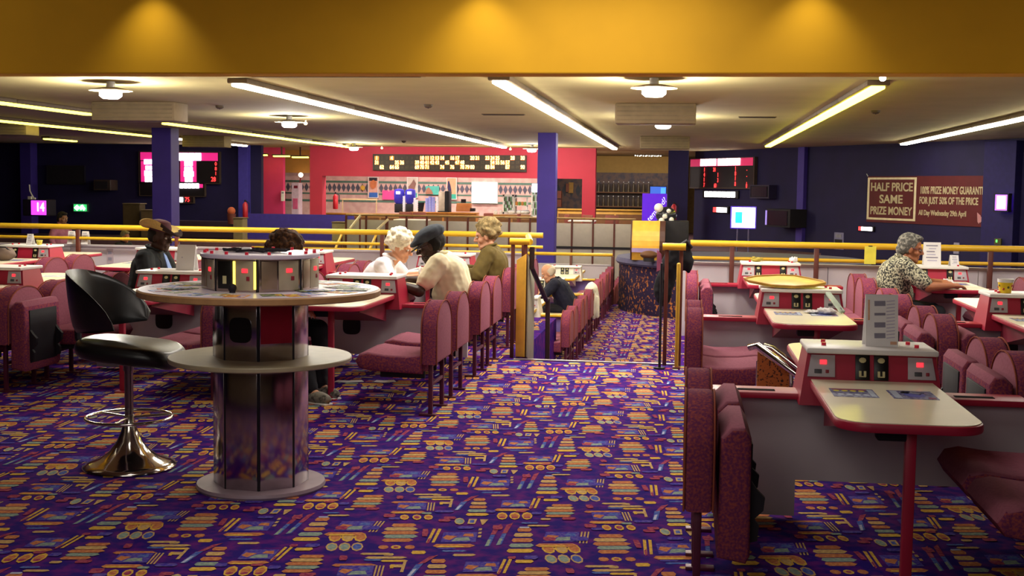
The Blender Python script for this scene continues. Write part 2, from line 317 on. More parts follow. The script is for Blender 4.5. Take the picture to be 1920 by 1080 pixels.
# gate ends of the two railings beside the steps
gl = thing('gate_post', 'brown triple post with yellow cap at the left side of the steps', 'gate post', (-1.48, 11.42, 0))
for (dx, dy, h) in ((-.12, 0, 1.09), (-.03, .08, 1.09), (.0, 0, 1.09)):
    obj('post', MB().box((dx, dy, h/2), (.035, .035, h), bev=.005), M_brown, gl)
obj('cap_rail', MB().cyl((-.15, 0, 1.1), (.04, 0, 1.1), .032, 12).cyl((.04, 0, 1.1), (-.04, .5, 1.13), .03, 12), M_yel, gl)
hr = thing('stair_rail', 'dark brown sloping handrail going down the left of the steps', 'handrail', (-1.42, 11.42, 0))
obj('rail', MB().tube([(0, .02, 1.05), (0.0, .0, .86), (.07, .62, .5), (.07, .78, .5), (.075, .8, -.5)], .024, 8), mat('dark_brown_rail', '2c1714', .5), hr)
pn = thing('stair_screen', 'upright yellow-edged side panel standing at the left of the steps', 'panel', (-1.5, 11.36, 0))
obj('panel', MB().prism([(-.055, .02), (.03, .02), (.035, .99), (-.055, .93)], -.01, .02, 'y', bev=.004), mat('yellow_board', 'dca93a', .5), pn)
obj('side_sheet', MB().prism([(0, .02), (.5, -.2), (.5, .7), (.03, .97)], .042, .056, 'x', bev=.004), mat('grey_board', '8c8672', .5), pn)
gr = thing('gate_post', 'brown double post with yellow cap at the right side of the steps', 'gate post', (-.13, 11.2, 0))
for (dx, dy) in ((-.03, 0), (.1, .02)): obj('post', MB().box((dx, dy, .54), (.035, .035, 1.08), bev=.005), M_brown, gr)
obj('cap_rail', MB().cyl((-.07, 0, 1.09), (.14, 0, 1.09), .033, 12), M_yel, gr)
ys = thing('stair_screen', 'narrow yellow upright strip with rounded top beside the right gate post', 'panel', (-.05, 11.05, 0))
obj('strip', MB().box((0, 0, .48), (.035, .05, .95), bev=.015, seg=3), mat('yellow_strip', 'c8a032', .5), ys)
obj('foot', MB().box((0, 0, .01), (.07, .09, .02), bev=.004), M_brown, ys)
pr = thing('stair_rail', 'thin black handrail stanchion in front of the hanging dark coat', 'handrail', (-.2, 11.0, 0))
obj('pole', MB().cyl((0, 0, .0), (0, 0, .95), .012, 10), M_dark, pr); obj('base', MB().cyl((0, 0, 0), (0, 0, .015), .05, 16), M_dark, pr)
# ---------------------------------------------------------------- ceiling fittings
G_white = glow('tube_white', (1., .93, .74), 36.)
G_soft = glow('tube_soft_yellow', (1., .93, .06), 14.)
G_warm = glow('tube_yellow', (1., .9, .09), 6.)
G_lamp = glow('lamp_white', (.98, .97, 1.), 9.)
M_house = mat('batten_housing', '6e5c44', .7)
def fitting():
    t = thing('ceiling_strip_light', 'x', 'ceiling light', (0, 0, 2.8), 0, 'fluorescent strip lights on the hall ceiling')
    obj('housing', MB().box((0, 0, -.03), (.24, 2.4, .06), bev=.015), M_house, t)
    obj('diffuser', MB().box((.0, 0, -.075), (.15, 2.36, .04), bev=.014, seg=3), G_white, t, sm=60)
    return t
_fit = None
ORD = ['first', 'second', 'third', 'fourth', 'fifth', 'sixth', 'seventh', 'eighth', 'ninth', 'tenth', 'eleventh', 'twelfth', 'thirteenth', 'fourteenth', 'fifteenth', 'sixteenth', 'seventeenth', 'eighteenth']
def row(X, y0, y1, phrase, yellow=(), soft=False):
    global _fit
    n = max(1, round((y1-y0)/2.4)); s = (y1-y0)/n
    for k in range(n):
        y = y0 + s*(k+.5); lb = f'{ORD[k]} strip light from the near end of {phrase}' if n > 1 else f'short strip light at {phrase}'
        if _fit is None: _fit = fitting(); o = _fit; o['label'] = lb; o.location = (X, y, 2.8); LABELS.setdefault(lb, []).append(o.name); LABELS.pop('x', None)
        else: o = dup(_fit, (X, y, 2.8), 0, lb)
        o.scale = (1, s/2.42, 1)
        if k in yellow or soft:
            for ch in o.children:
                if ch.name.startswith('diffuser'):
                    ch.data = ch.data.copy(); ch.data.materials[0] = G_warm if k in yellow else G_soft
row(-2.0, 13.0, 34.4, 'the row over the aisle')
row(-5.05, 13.4, 34.0, 'the long row left of centre')
row(-9.7, 22.0, 35.2, 'the row right of the left column', (0, 1), True)
row(2.0, 13.6, 31.5, 'the row right of the aisle', (), True)
row(4.92, 14.6, 29.4, 'the row furthest right')
row(-9.8, 14.4, 19.3, 'the row ending at the left ceiling box', (0, 1))
row(-12.7, 19.6, 34.4, 'the row passing behind the left column', (0, 1, 2, 3))
row(-16.6, 30.2, 31.8, 'the far left of the ceiling', (0,))
lp0 = None
for (X, Y, lb) in ((-.37, 13.4, 'round white ceiling lamp over the right ceiling box'), (-.40, 20.3, 'small round ceiling lamp between the two right ceiling boxes'),
                   (-6.8, 13.9, 'round white ceiling lamp over the left ceiling box'), (-6.85, 20.7, 'round ceiling lamp between the two left light rows'),
                   (-9.3, 33.8, 'far round lamp at the left end of the red header'), (-4.25, 33.8, 'far round lamp beside the purple centre column')):
    if lp0 is None:
        lp0 = o = thing('ceiling_lamp', lb, 'ceiling lamp', (X, Y, 2.8), 0, 'round ceiling lamps')
        obj('stem', MB().cyl((0, 0, 0), (0, 0, -.1), .05, 12), M_ledge, o)
        obj('reflector', MB().lathe([(.1, -.07), (.25, -.1), (.25, -.11), (.1, -.09)], 32), mat('lamp_reflector', 'd8c69a', .4), o)
        obj('bulb', MB().lathe([(0, -.2), (.09, -.2), (.13, -.17), (.13, -.12), (.1, -.09), (0, -.09)], 24), G_lamp, o)
    else: o = dup(lp0, (X, Y, 2.8), 0, lb)
    L = bpy.data.lights.new('lamp_light', 'POINT'); L.energy = 170; L.color = (1, .95, .85); L.shadow_soft_size = .12
    lo = bpy.data.objects.new('lamp_light', L); C.objects.link(lo); lo.location = (X, Y, 2.5)
bx0 = None
M_boxc = mat('ceiling_box_paint', '8f7c60', .85, var=.08)
for (X, Y, w, lb) in ((-.45, 17.5, 1.12, 'beige ceiling air unit, nearest of the right pair'), (-.5, 28.0, 1.1, 'beige ceiling air unit, farther of the right pair'),
                      (-8.1, 17.5, 1.3, 'beige ceiling air unit behind the left round lamp'), (-13.55, 23.0, 1.3, 'beige ceiling air unit at the far left edge'),
                      (-11.9, 29.5, 1.1, 'beige ceiling air unit left of the left column')):
    if bx0 is None:
        bx0 = o = thing('ceiling_air_unit', lb, 'air conditioner', (X, Y, 2.8), 0, 'ceiling air units')
        obj('casing', MB().box((0, 0, -.14), (1.12, .5, .28), bev=.02), M_boxc, o)
        mb = MB()
        for k in range(4): mb.box((0, -.255, -.05-.06*k), (1.06, .012, .018))
        obj('louvre', mb, mat('louvre_dark', '85735a', .8), o)
    else: o = dup(bx0, (X, Y, 2.8), 0, lb)
    o.scale = (w/1.12, 1, 1)
M_vent = mat('ceiling_vent', '6a5a42', .8)
for (x, y, w, lb) in ((627, 141, 2.0, 'long dark ceiling vent strip next to the ochre beam'), (944, 214, .7, 'short ceiling vent between the two centre light rows'), (1420, 219, .6, 'short ceiling vent near the right light row')):
    q = at_z(x, y, 2.8); v = thing('ceiling_vent', lb, 'vent', (q.x, q.y, 2.8))
    obj('frame', MB().box((0, 0, -.006), (w, .16, .012), bev=.003), M_vent, v)
    mb = MB()
    for k in range(3): mb.box((0, -.045+.045*k, -.014), (w*.95, .012, .008))
    obj('slat', mb, M_dark, v)
for (x, y, lb) in ((412, 198, 'small dark smoke detector on the ceiling, left part'), (803, 196, 'small smoke detector on the ceiling above the aisle rows'), (757, 264, 'small smoke detector near the far red header'), (1642, 207, 'small smoke detector beside the right light row')):
    q = at_z(x, y, 2.8); v = thing('smoke_detector', lb, 'smoke detector', (q.x, q.y, 2.8)); obj('body', MB().lathe([(0, -.05), (.035, -.05), (.06, -.03), (.065, 0), (0, 0)], 20), mat('detector', '5c4c3a', .6), v)
    obj('lens', MB().ell((0, 0, -.05), (.012, .012, .008)), M_dark, v)
q = at_z(1655, 147, 2.75); v = thing('ceiling_spot', 'small bright spotlight on the ceiling near the right light row', 'spotlight', (q.x, q.y, 2.8))
obj('stem', MB().cyl((0, 0, 0), (0, 0, -.04), .02), M_ledge, v); obj('bulb', MB().ell((0, 0, -.05), (.035, .035, .03)), G_lamp, v)
for i, (x, y, Y) in enumerate(((716, 275, 35.8), (957, 277, 35.8), (573, 227, 22.))):
    q = at_y(x, y, Y); v = thing('ceiling_spot', ['tiny warm spotlight above the left of the number board', 'tiny warm spotlight above the right of the number board', 'tiny warm spotlight near the middle left lamp'][i], 'spotlight', (q.x, q.y, 2.8))
    obj('stem', MB().cyl((0, 0, 0), (0, 0, -.05), .015), M_ledge, v); obj('bulb', MB().ell((0, 0, -.06), (.035, .035, .03)), glow('warm_spot', (1, .6, .25), 8), v)
# wall-washing spots in front of the ochre beam
for k, x in enumerate((-325, 290, 905, 1520, 2135)):
    q = at_y(x, 30, 8.5); L = bpy.data.lights.new('beam_spot', 'SPOT'); L.energy = 24; L.color = (1, .93, .6); L.spot_size = math.radians(88); L.spot_blend = 1.; L.shadow_soft_size = .03
    o = bpy.data.objects.new('beam_spot', L); C.objects.link(o); o.location = (q.x, 8.27, 3.17)
    o.rotation_euler = Vector((0, .03, -1)).to_track_quat('-Z', 'Y').to_euler()
    v = thing('downlight', 'recessed downlight before the ochre beam, '+ORD[k]+' from the left', 'downlight', (q.x, 8.1, 3.25))
    obj('ring', MB().lathe([(.05, -.012), (.08, -.012), (.085, 0), (.05, 0)], 24), M_ledge, v)
def area(loc, size, energy, col, aim, name='hall_fill', sy=None):
    L = bpy.data.lights.new(name, 'AREA'); L.energy = energy; L.color = col; L.size = size
    if sy: L.shape = 'RECTANGLE'; L.size_y = sy
    o = bpy.data.objects.new(name, L); C.objects.link(o); o.location = loc
    o.rotation_euler = Vector(aim).to_track_quat('-Z', 'Y').to_euler(); return o
# ================================================================ GAMING TABLES AND SEATS
def tabletop_poly(w, l, r, y0):
    """front corners rounded; runs from y0 (at console) to y0-l"""
    h = w/2; P = [(-h, y0), (-h, y0-l+r)]
    for i in range(1, 6): a = PI + PI/2*i/6; P.append((-h+r+r*math.cos(a), y0-l+r+r*math.sin(a)))
    P.append((-h+r, y0-l)); P.append((h-r, y0-l))
    for i in range(1, 6): a = 1.5*PI + PI/2*i/6; P.append((h-r+r*math.cos(a), y0-l+r+r*math.sin(a)))
    P += [(h, y0-l+r), (h, y0)]
    return P
def inset(P, k, cx, cy): return [(cx+(x-cx)*(1-k), cy+(y-cy)*(1-k)) for x, y in P]
FV = Vector((0, .06, .245)).normalized(); FN = Vector((1, 0, 0)).cross(FV)
FACE = Matrix(((1, 0, 0, 0), (0, FV.y, FN.y, -.17), (0, FV.z, FN.z, .7225), (0, 0, 0, 1)))   # console front face frame
M_panel = mat('console_panel', 'b4adb4', .45, var=.05)
M_slot = mat('slot_black', '12100e', .35)
M_slotm = mat('slot_marks', 'cfc592', .5)
M_btn = mat('button_dark', '4a4a50', .5); M_btnr = mat('button_red', '8a2634', .5)
M_stud = mat('stud_red', 'b01c30', .3, emit=.3)
M_py = mat('print_yellow', 'd8cc3c', .5); M_pr = mat('print_red', '8a2c50', .5)
M_lav = mat('lavender_panel', '8270b8', .6); M_wcon = mat('white_console', 'ded8d0', .5)
def bingo_table(label, X, Y, rear=True, variant=0, front=True, lower=False, z=0., panel_x=(-.74, .74), prints=True, detail=True, grille=True, front_len=1.1):
    t = thing('bingo_table', label, 'bingo table', (X, Y, z), 0, 'bingo tables with red consoles' if not lower else 'pale bingo tables in the pit')
    mr = M_wcon if lower else M_red; me = M_yel if lower else M_red; mp = M_lav if lower else M_grey
    mb = MB().prism([(-.2, .60), (.2, .60), (.14, .845), (-.14, .845)], -.33, .33, 'x')
    for v in mb.bm.verts:
        if v.co.z > .7: v.co.x *= .885
    obj('console_body', mb, mr, t, sm=0)
    lg = obj('console_ledge', MB().box((0, 0, .857), (.6, .37, .026), bev=.008), M_ledge, t)
    if detail:
        for (x, y) in ((-.21, -.06), (-.2, .06), (.2, .06), (.22, -.06)):
            obj('lamp_stud', MB().cyl((x, y, .868), (x, y, .884), .011, 10), M_stud, lg)
        for s in (-1, 1):
            P = [(-.065, -.052), (.062, -.052), (.062, .052), (-.048, .052)] if s < 0 else [(-.062, -.052), (.065, -.052), (.048, .052), (-.062, .052)]
            cp = obj('control_panel', MB().prism(P, .001, .008, 'z', bev=.002, M=FACE @ Matrix.Translation((s*.228, .062, 0))), M_panel, t)
            obj('digital_display', MB().box((.008*s*-1, .018, .009), (.03, .02, .004)), M_led, cp).data.transform(FACE @ Matrix.Translation((s*.228, .062, 0)))
            kb = MB().box((-.016*1, -.026, .009), (.034, .02, .004), bev=.002); kb.box((.026, -.026, .009), (.016, .016, .004), bev=.002, mi=1)
            obj('button', kb, [M_btn, M_btnr], cp).data.transform(FACE @ Matrix.Translation((s*.228, .062, 0)))
        for x in ((-.04, .045) if variant == 0 else (-.125, .125)):
            T = FACE @ Matrix.Translation((x, .06, 0))
            cs = obj('coin_slot', MB().box((0, 0, .004), (.066, .118, .008), bev=.002), M_slot, t); cs.data.transform(T)
            mk = MB()
            for dx in (-.011, .011): mk.box((dx, -.03, .009), (.011, .026, .002))
            mk.box((0, -.043, .009), (.03, .005, .002)); mk.ell((0, .034, .007), (.018, .014, .004), seg=10, rings=6)
            o = obj('slot_mark', mk, M_slotm, cs); o.data.transform(T)
    for sgn in ((1,) if front else ()) + ((-1,) if rear else ()):
        R = Matrix.Identity(4) if sgn > 0 else RZ(PI)
        P = tabletop_poly(.565, front_len, .13, -.165)
        mb = MB().prism(P, .682, .718, 'z', bev=.008); cyy = -.165-front_len/2
        mb.prism(inset(P, .022, 0, cyy), .716, .7215, 'z', mi=1)
        tt = obj('tabletop', mb, [me, M_cream], t); tt.data.transform(R)
        if prints and sgn > 0:
            for k, x in enumerate((-.13, .12)):
                mb = MB().box((x, -.55, .7222), (.19, .22, .0012))
                if k == 0:
                    for i in range(4): mb.ell((x-.068+.036*i, -.50, .723), (.014, .02, .0009), seg=10, rings=4, mi=1)
                    for i in range(4): mb.ell((x-.06+.036*i, -.60, .723), (.014, .02, .0009), seg=10, rings=4, mi=2)
                    mb.box((x-.01, -.462, .723), (.15, .03, .0006), mi=3); mb.box((x+.078, -.55, .723), (.022, .18, .0006), mi=2)
                else:
                    mb.box((x-.07, -.55, .723), (.03, .19, .0006), mi=2); mb.ell((x+.01, -.55, .723), (.045, .07, .0009), mi=4); mb.box((x+.07, -.63, .723), (.03, .04, .0006), mi=3)
                obj('game_print', mb, [M_print, M_py, mat('print_pale', 'a9b4c4', .5), M_pr, mat('print_blue', '4a58a8', .5)], tt)
        mb = MB().prism([(-.17, .5), (-.17, .685), (-1.0, .685), (-1.0, .655)], -.21, .21, 'x')
        obj('apron', mb, mr if lower else mat('apron_red', '7c1630', .5), t, sm=0).data.transform(R)
        lgm = MB().box((.02, -front_len-.0, .34), (.042, .042, .68), bev=.005); lgm.box((.02, -front_len, .006), (.1, .1, .012), bev=.003)
        obj('leg', lgm, M_red if not lower else M_yel, t).data.transform(R)
        if sgn > 0 and detail: obj('lock_box', MB().box((-.05, -front_len+.02, .655), (.12, .08, .06), bev=.008), M_dark, t)
    a, b = panel_x
    dv = MB().prism([(a, .02), (a+.42, .02), (a+.42, .2), (b, .2), (b, .61), (a, .61)], -.02, .02, 'y')
    obj('divider_panel', dv, mp, t, sm=0)
    rl = obj('divider_rail', MB().box(((a+b)/2, 0, .622), (b-a, .2, .03), bev=.006), me, t)
    if detail:
        for x in (-.52, .5): obj('slot', MB().box((x, -.02, .6375), (.18, .05, .003)), mat('slot_hole', '0c080a', .95, spec=.05), rl)
        gm = grille and MB().prism([(.075*math.copysign(abs(math.cos(i*PI/12))**.6, math.cos(i*PI/12)), .075*math.copysign(abs(math.sin(i*PI/12))**.6, math.sin(i*PI/12))) for i in range(24)], -.012, .0, 'y')
        if grille: obj('speaker_grille', gm, M_slot, t).data.transform(Matrix.Translation((-.12, -.021, .44)))
    return t
# ---- seat: origin under the back, faces local +X
def arch(h0, hs, h1, w, n=12):
    P = [(-w, h0), (-w, hs)]
    for i in range(1, n): a = PI - PI*i/n; P.append((w*math.cos(a), hs+(h1-hs)*math.sin(a)))
    return P + [(w, hs), (w, h0)]
def chair_pad(t, tipped, side):
    """one upholstered pad (open or tipped up) on the +X or -X side of the back"""
    R = Matrix.Identity(4) if side > 0 else RZ(PI)
    if not tipped:
        prof = [(.05, .30), (.05, .44), (.16, .425), (.32, .43), (.44, .445), (.5, .43), (.53, .38), (.5, .33), (.4, .31)]
        me = MB().prism([(x, z) for x, z in prof], -.27, .27, 'y', bev=.022, seg=3).mesh('seat_pad')
    else:
        prof = [(.075, .19), (.185, .17), (.2, .2), (.195, .66), (.17, .70), (.12, .70), (.08, .66)]
        me = MB().prism(prof, -.265, .265, 'y', bev=.02, seg=3).mesh('seat_pad')
    for p in me.polygons: p.material_index = 0 if p.normal.z > .45 else 1
    sp = obj('seat_pad', me, [M_face, M_side], t, sm=50); sp.data.transform(R)
    if tipped: obj('under_board', MB().box((.198, 0, .43), (.012, .40, .40), bev=.004), M_dark, sp).data.transform(R)
    for s in (-1, 1):
        hb = MB().prism([(.19, .24), (.23, .25), (.235, .31), (.215, .335), (.25, .37), (.255, .42), (.225, .45), (.19, .5)], s*.19-.014, s*.19+.014, 'y') if tipped else MB().box((.2, s*.2, .29), (.32, .03, .05), bev=.004)
        obj('hinge_bracket', hb, M_dark, sp).data.transform(R)
def make_chair(front, rear):
    """front is the pad on the +X side, rear the pad on the -X side: 'f' open, 't' tipped up or None"""
    t = thing('bingo_chair', 'x', 'chair', (0, 0, 0), 0); th = .055 if not rear else .065
    me = MB().prism(arch(.37, .62, .80, .275), -th, th, 'x', bev=.02, seg=3).mesh('backrest')
    for p in me.polygons: p.material_index = 0 if abs(p.normal.x) > .75 else 1
    bk = obj('backrest', me, [M_face, M_side], t, sm=50)
    P = arch(.37, .62, .80, .268)
    for s in (-1, 1): obj('piping', MB().tube([(s*(th+.001), y, z) for y, z in P], .0045, 6), M_pipe, bk)
    for s in (-1, 1):
        obj('leg', MB().box((-.0, s*.2, .19), (.03, .03, .38), bev=.004).box((.02, s*.2, .008), (.12, .05, .016), bev=.003), M_leg, t)
    obj('cross_bar', MB().box((0, 0, .22), (.022, .40, .022), bev=.003), M_leg, t)
    for c_, s_ in ((front, 1), (rear, -1)):
        if c_: chair_pad(t, c_ == 't', s_)
    LABELS.pop('x', None); return t
_proto = {}
def seat(x, y, face, combo, label, group='maroon bingo chairs', z=0.):
    rz = 0. if face > 0 else PI
    if combo not in _proto:
        o = _proto[combo] = make_chair(*combo); o.location = (x, y, z); o.rotation_euler = (0, 0, rz); o['label'] = label; LABELS.setdefault(label, []).append(o.name)
    else: o = dup(_proto[combo], (x, y, z), rz, label)
    o['group'] = group; return o
OFF = {'fn': -1.1, 'ff': -.5, 'rn': .5, 'rf': 1.1}
PAIR = {'fn': 'nearer front one', 'ff': 'farther front one', 'rn': 'nearer rear one', 'rf': 'farther rear one'}
def seats(xb, yc, face, spec, phrase):
    """spec: dict key -> pad state(s); phrase: words that single out the row"""
    for k, st_ in spec.items():
        c = (st_[0], st_[1] if len(st_) > 1 else None); n = ('double-sided' if c[1] else {'t': 'tipped-up', 'f': 'open'}[c[0]])
        seat(xb, yc+OFF[k], face, c, f'{n} maroon chair {phrase}, {PAIR[k]}', 'maroon chairs '+phrase)
XR1, XR2, XL1, XL2, XL3, XL4 = .88, 2.53, -2.62, -4.27, -5.9, -7.55
YR = (6.05, 9.58, 13.0); YL = (9.93, 13.4)
# right block
bingo_table('nearest right-hand bingo table, white folded poster on its red console', XR1, YR[0], grille=False)
bingo_table('middle right-hand bingo table with a yellow board lying over its console', XR1, YR[1], grille=False)
bingo_table('farthest right-hand bingo table, beside the aisle against the white parapet', XR1, YR[2], rear=False, variant=1, prints=False, grille=False)
bingo_table('bingo table with a yellow tub on its console at the right edge', XR2, YR[1])
bingo_table('bingo table where the woman in the speckled top is seated', XR2, YR[2], rear=False, variant=1)
seats(.075, YR[0], 1, dict(fn='t', ff='t'), 'on the aisle side of the nearest right table')
seats(.075, YR[1], 1, dict(fn='f', ff='f'), 'on the aisle side of the middle right table')
seats(.075, YR[2], 1, dict(fn='t', ff='t'), 'on the aisle side of the farthest right table')
XB = 1.705
seats(XB, YR[0], -1, dict(fn='f', ff='f', rn='tt', rf='tt'), 'on the right side of the nearest right table')
seats(XB, YR[1], -1, dict(fn='tt', ff='tt', rn='ff', rf='ff'), 'between the middle right table and the tub table')
seats(XB, YR[2], -1, dict(fn='ff', ff='ff'), 'backing onto the woman in the speckled top')
seats(3.3, YR[2], -1, dict(fn='f', ff='f'), 'at the right edge beyond the yellow tub')
# left block
bingo_table('left bingo table nearest the aisle, blue-capped pen on its cream top', XL1, YL[0], panel_x=(-.74, .86), prints=False)
bingo_table('back bingo table where the woman in the olive jacket sits', XL1, YL[1], panel_x=(-.74, .86))
bingo_table('bingo table with a tall white card on its console, behind the black stool', XL2, YL[0])
bingo_table('back bingo table hidden behind the man in the hat and the round table', XL2, YL[1])
bingo_table('bingo table at the left edge with its red console cut by the frame', XL3, YL[0])
bingo_table('back bingo table left of the man in the hat', XL3, YL[1])
bingo_table('far left back bingo table with a menu card and yellow cup', XL4, YL[1], variant=1)
for (y, k) in ((8.55, 'fn'), (9.3, 'ff'), (10.36, 'rn'), (11.05, 'rf')):
    seat(-1.74, y, -1, ('f', None), f'open maroon chair on the aisle side of the left table, {PAIR[k]}', 'maroon chairs on the aisle side of the left table')
seats(-1.74, YL[1], -1, dict(fn='f', ff='f', rn='f'), 'on the aisle side of the olive-jacket woman\'s table')
seats(XL1-.825, YL[0], 1, dict(fn='ff', ff='ff', rn='ff', rf='ff'), 'behind the round table, backing the white-haired woman')
seats(XL1-.825, YL[1], 1, dict(fn='ff', ff='ff'), 'across the table from the olive-jacket woman')
seats(XL2-.825, YL[0], 1, dict(fn='tf', ff='ff', rn='ff', rf='ff'), 'left of the white-card table')
seats(XL2-.825, YL[1], 1, dict(fn='ff', ff='ff'), 'by the parapet behind the hatted man')
seats(XL3-.825, YL[1], 1, dict(fn='ff', ff='ff'), 'by the parapet right of the menu-card table')
# the pit: second and third tier
for k, y in enumerate((16.2, 19.5, 22.8)):
    bingo_table(ORD[k]+' pale bingo table in the pit, counted from the steps', -2.2, y, lower=True, z=-.7, panel_x=(-.74, .68), prints=False, rear=True)
n = 0
for yc in (16.2, 19.5, 22.8):
    for k, d in OFF.items():
        seat(-1.42, yc+d, -1, ('f', None), f'{ORD[n]} maroon chair from the steps in the pit row left of the aisle', 'maroon chairs in the pit row', -.7); n += 1
for k in range(7):
    seat(-1.5, 25.3+.62*k, -1, ('f', None), f'{ORD[k]} chair from the near end of the lowest short maroon row beyond the pit rail', 'maroon chairs in the lowest row', -1.25)
bingo_table('lowest pale bingo table beyond the pit rail', -2.3, 27.5, lower=True, z=-1.25, panel_x=(-.74, .1), prints=False)
# ================================================================ ROUND HIGH TABLE AND STOOL
M_wood = mat('tan_edge', 'b48a5c', .5, var=.1, scale=20)
M_lilac = mat('lilac_laminate', 'd9cfe0', .3, var=.05)
M_shelf = mat('grey_beige_laminate', 'b3a888', .4, var=.06, scale=14)
RTX, RTY = -2.21, 6.2
rt = thing('round_high_table', 'round high table with mirrored pillar and a ring of slot panels on top', 'high table', (RTX, RTY, 0))
obj('base', MB().lathe([(0, 0), (.335, 0), (.34, .012), (.335, .028), (0, .028)], 64), mat('base_laminate', '9a8690', .4), rt, sm=30)
def octa(R, off): return [(R*math.cos(off+k*PI/4), R*math.sin(off+k*PI/4)) for k in range(8)]
OFFA = math.atan2(-RTY, -RTX) - math.radians(3)
def octo_panels(nm, R, z0, z1, parent, m, names=None):
    out = []
    P = octa(R, OFFA)
    for k in range(8):
        a, b = Vector((*P[k], 0)), Vector((*P[(k+1) % 8], 0)); mid = (a+b)/2; w = (b-a).length; ang = math.atan2(mid.y, mid.x)
        o = obj(nm, MB().box((0, 0, (z0+z1)/2), (.012, w-.012, z1-z0), bev=.002), m, parent); o.data.transform(Matrix.Translation((mid.x, mid.y, 0)) @ RZ(ang)); out.append((o, mid, ang, w))
    for q in P: obj('seam', MB().cyl((q[0]*.985, q[1]*.985, z0), (q[0]*.985, q[1]*.985, z1), .0075, 8), M_dark, parent)
    obj('core', MB().prism(octa(R*.95, OFFA), z0, z1, 'z'), M_dark, parent, sm=0)
    return out
def sub(o, nm, mb, m, mid, ang):
    x = obj(nm, mb, m, o); x.data.transform(Matrix.Translation((mid.x, mid.y, 0)) @ RZ(ang)); return x
pan = octo_panels('mirror_panel', .245, .028, .675, rt, M_steel)
pan2 = octo_panels('mirror_panel', .245, .7, 1.02, rt, M_steel)
for k, (o, mid, ang, w) in enumerate(pan2):
    if k in (7,):
        P = [(.06*math.copysign(abs(math.cos(i*PI/12))**.55, math.cos(i*PI/12)), .86+.065*math.copysign(abs(math.sin(i*PI/12))**.55, math.sin(i*PI/12))) for i in range(24)]
        sub(o, 'speaker_grille', MB().prism(P, .006, .014, 'x'), M_slot, mid, ang)
    if k in (0,): sub(o, 'red_reflection', MB().box((.0065, 0, .9), (.003, w-.02, .22)), mat('red_reflection', '9a1a30', .3), mid, ang)  # red reflection in the mirrored facet, painted as a thin plate
obj('shelf', MB().lathe([(.2, .675), (.475, .675), (.478, .68), (.478, .695), (.475, .7), (.2, .7)], 72), [M_shelf], rt, sm=30)
tp = MB().lathe([(0, 1.02), (.618, 1.02), (.63, 1.026), (.63, 1.052), (.624, 1.058), (0, 1.058)], 80); tp.lathe([(0, 1.057), (.62, 1.057), (.62, 1.0595), (0, 1.0595)], 80, mi=1)
top = obj('tabletop', tp, [M_wood, M_lilac], rt, sm=30)
pc = [mat('print_c%d' % i, c, .5, col2=d, scale=40, lo=.47, hi=.53) for i, (c, d) in enumerate((('3a3c34', '8f9a6c'), ('d8c23a', 'b85a3c'), ('4a7ac0', 'c9c2d8'), ('e8e2dc', '9fb49a'), ('b04a2c', 'd8a050')))]
for k in range(8):
    for j in range(3):
        a = OFFA + PI/8 + k*PI/4 + (j-1)*.22; r = .46 + .05*((j+k) % 2)
        mb = MB().box((r, 0, 1.0602), (.13, .11, .0014)); mb.box((r+.01, 0.03, 1.0612), (.08, .03, .001), mi=1)
        o = obj('game_print', mb, [pc[(k+j) % 5], pc[(k*2+j+1) % 5]], top); o.data.transform(RZ(a))
tur = octo_panels('slot_panel', .3, 1.06, 1.225, rt, mat('bronze_mirror', 'a8968a', .2, metal=.9))
for k, (o, mid, ang, w) in enumerate(tur):
    sub(o, 'display_plate', MB().box((.0075, .048, 1.143), (.004, .105, .15), bev=.001), mat('plate_beige', 'b3a68c', .4, metal=.2), mid, ang)
    sub(o, 'digital_display', MB().box((.011, .05, 1.168), (.004, .03, .02)), M_led, mid, ang)
    sub(o, 'button', MB().box((.011, .068, 1.128), (.004, .018, .022), bev=.002), M_btnr, mid, ang)
    if k in (7, 3): sub(o, 'coin_slot', MB().box((.0085, -.06, 1.145), (.005, .075, .14), bev=.002).box((.012, -.06, 1.12), (.003, .02, .04), mi=1), [M_slot, M_slotm], mid, ang)
    if k not in (7, 3): sub(o, 'bronze_reflection', MB().box((.0085, -.055, 1.145), (.004, .08, .14), bev=.001), mat('bronze_reflection', 'a08a74', .38, metal=.6), mid, ang)  # bronze reflection in the turret panels, put in as a coloured plate
    if k == 7:
        sub(o, 'lit_strip', MB().box((.0085, -.008, 1.145), (.006, .012, .14)).box((.0085, .105, 1.145), (.006, .01, .14)), glow('lit_strip', (1., .8, .1), 2.5), mid, ang)
tt = obj('turret_top', MB().lathe([(0, 1.225), (.305, 1.225), (.31, 1.23), (.31, 1.243), (.305, 1.248), (0, 1.248)], 64), M_lilac, rt, sm=30)
for k in range(16):
    a = k*PI/8 + .1; obj('lamp_stud', MB().cyl((.285*math.cos(a), .285*math.sin(a), 1.247), (.285*math.cos(a), .285*math.sin(a), 1.262), .009, 10), M_stud, tt)
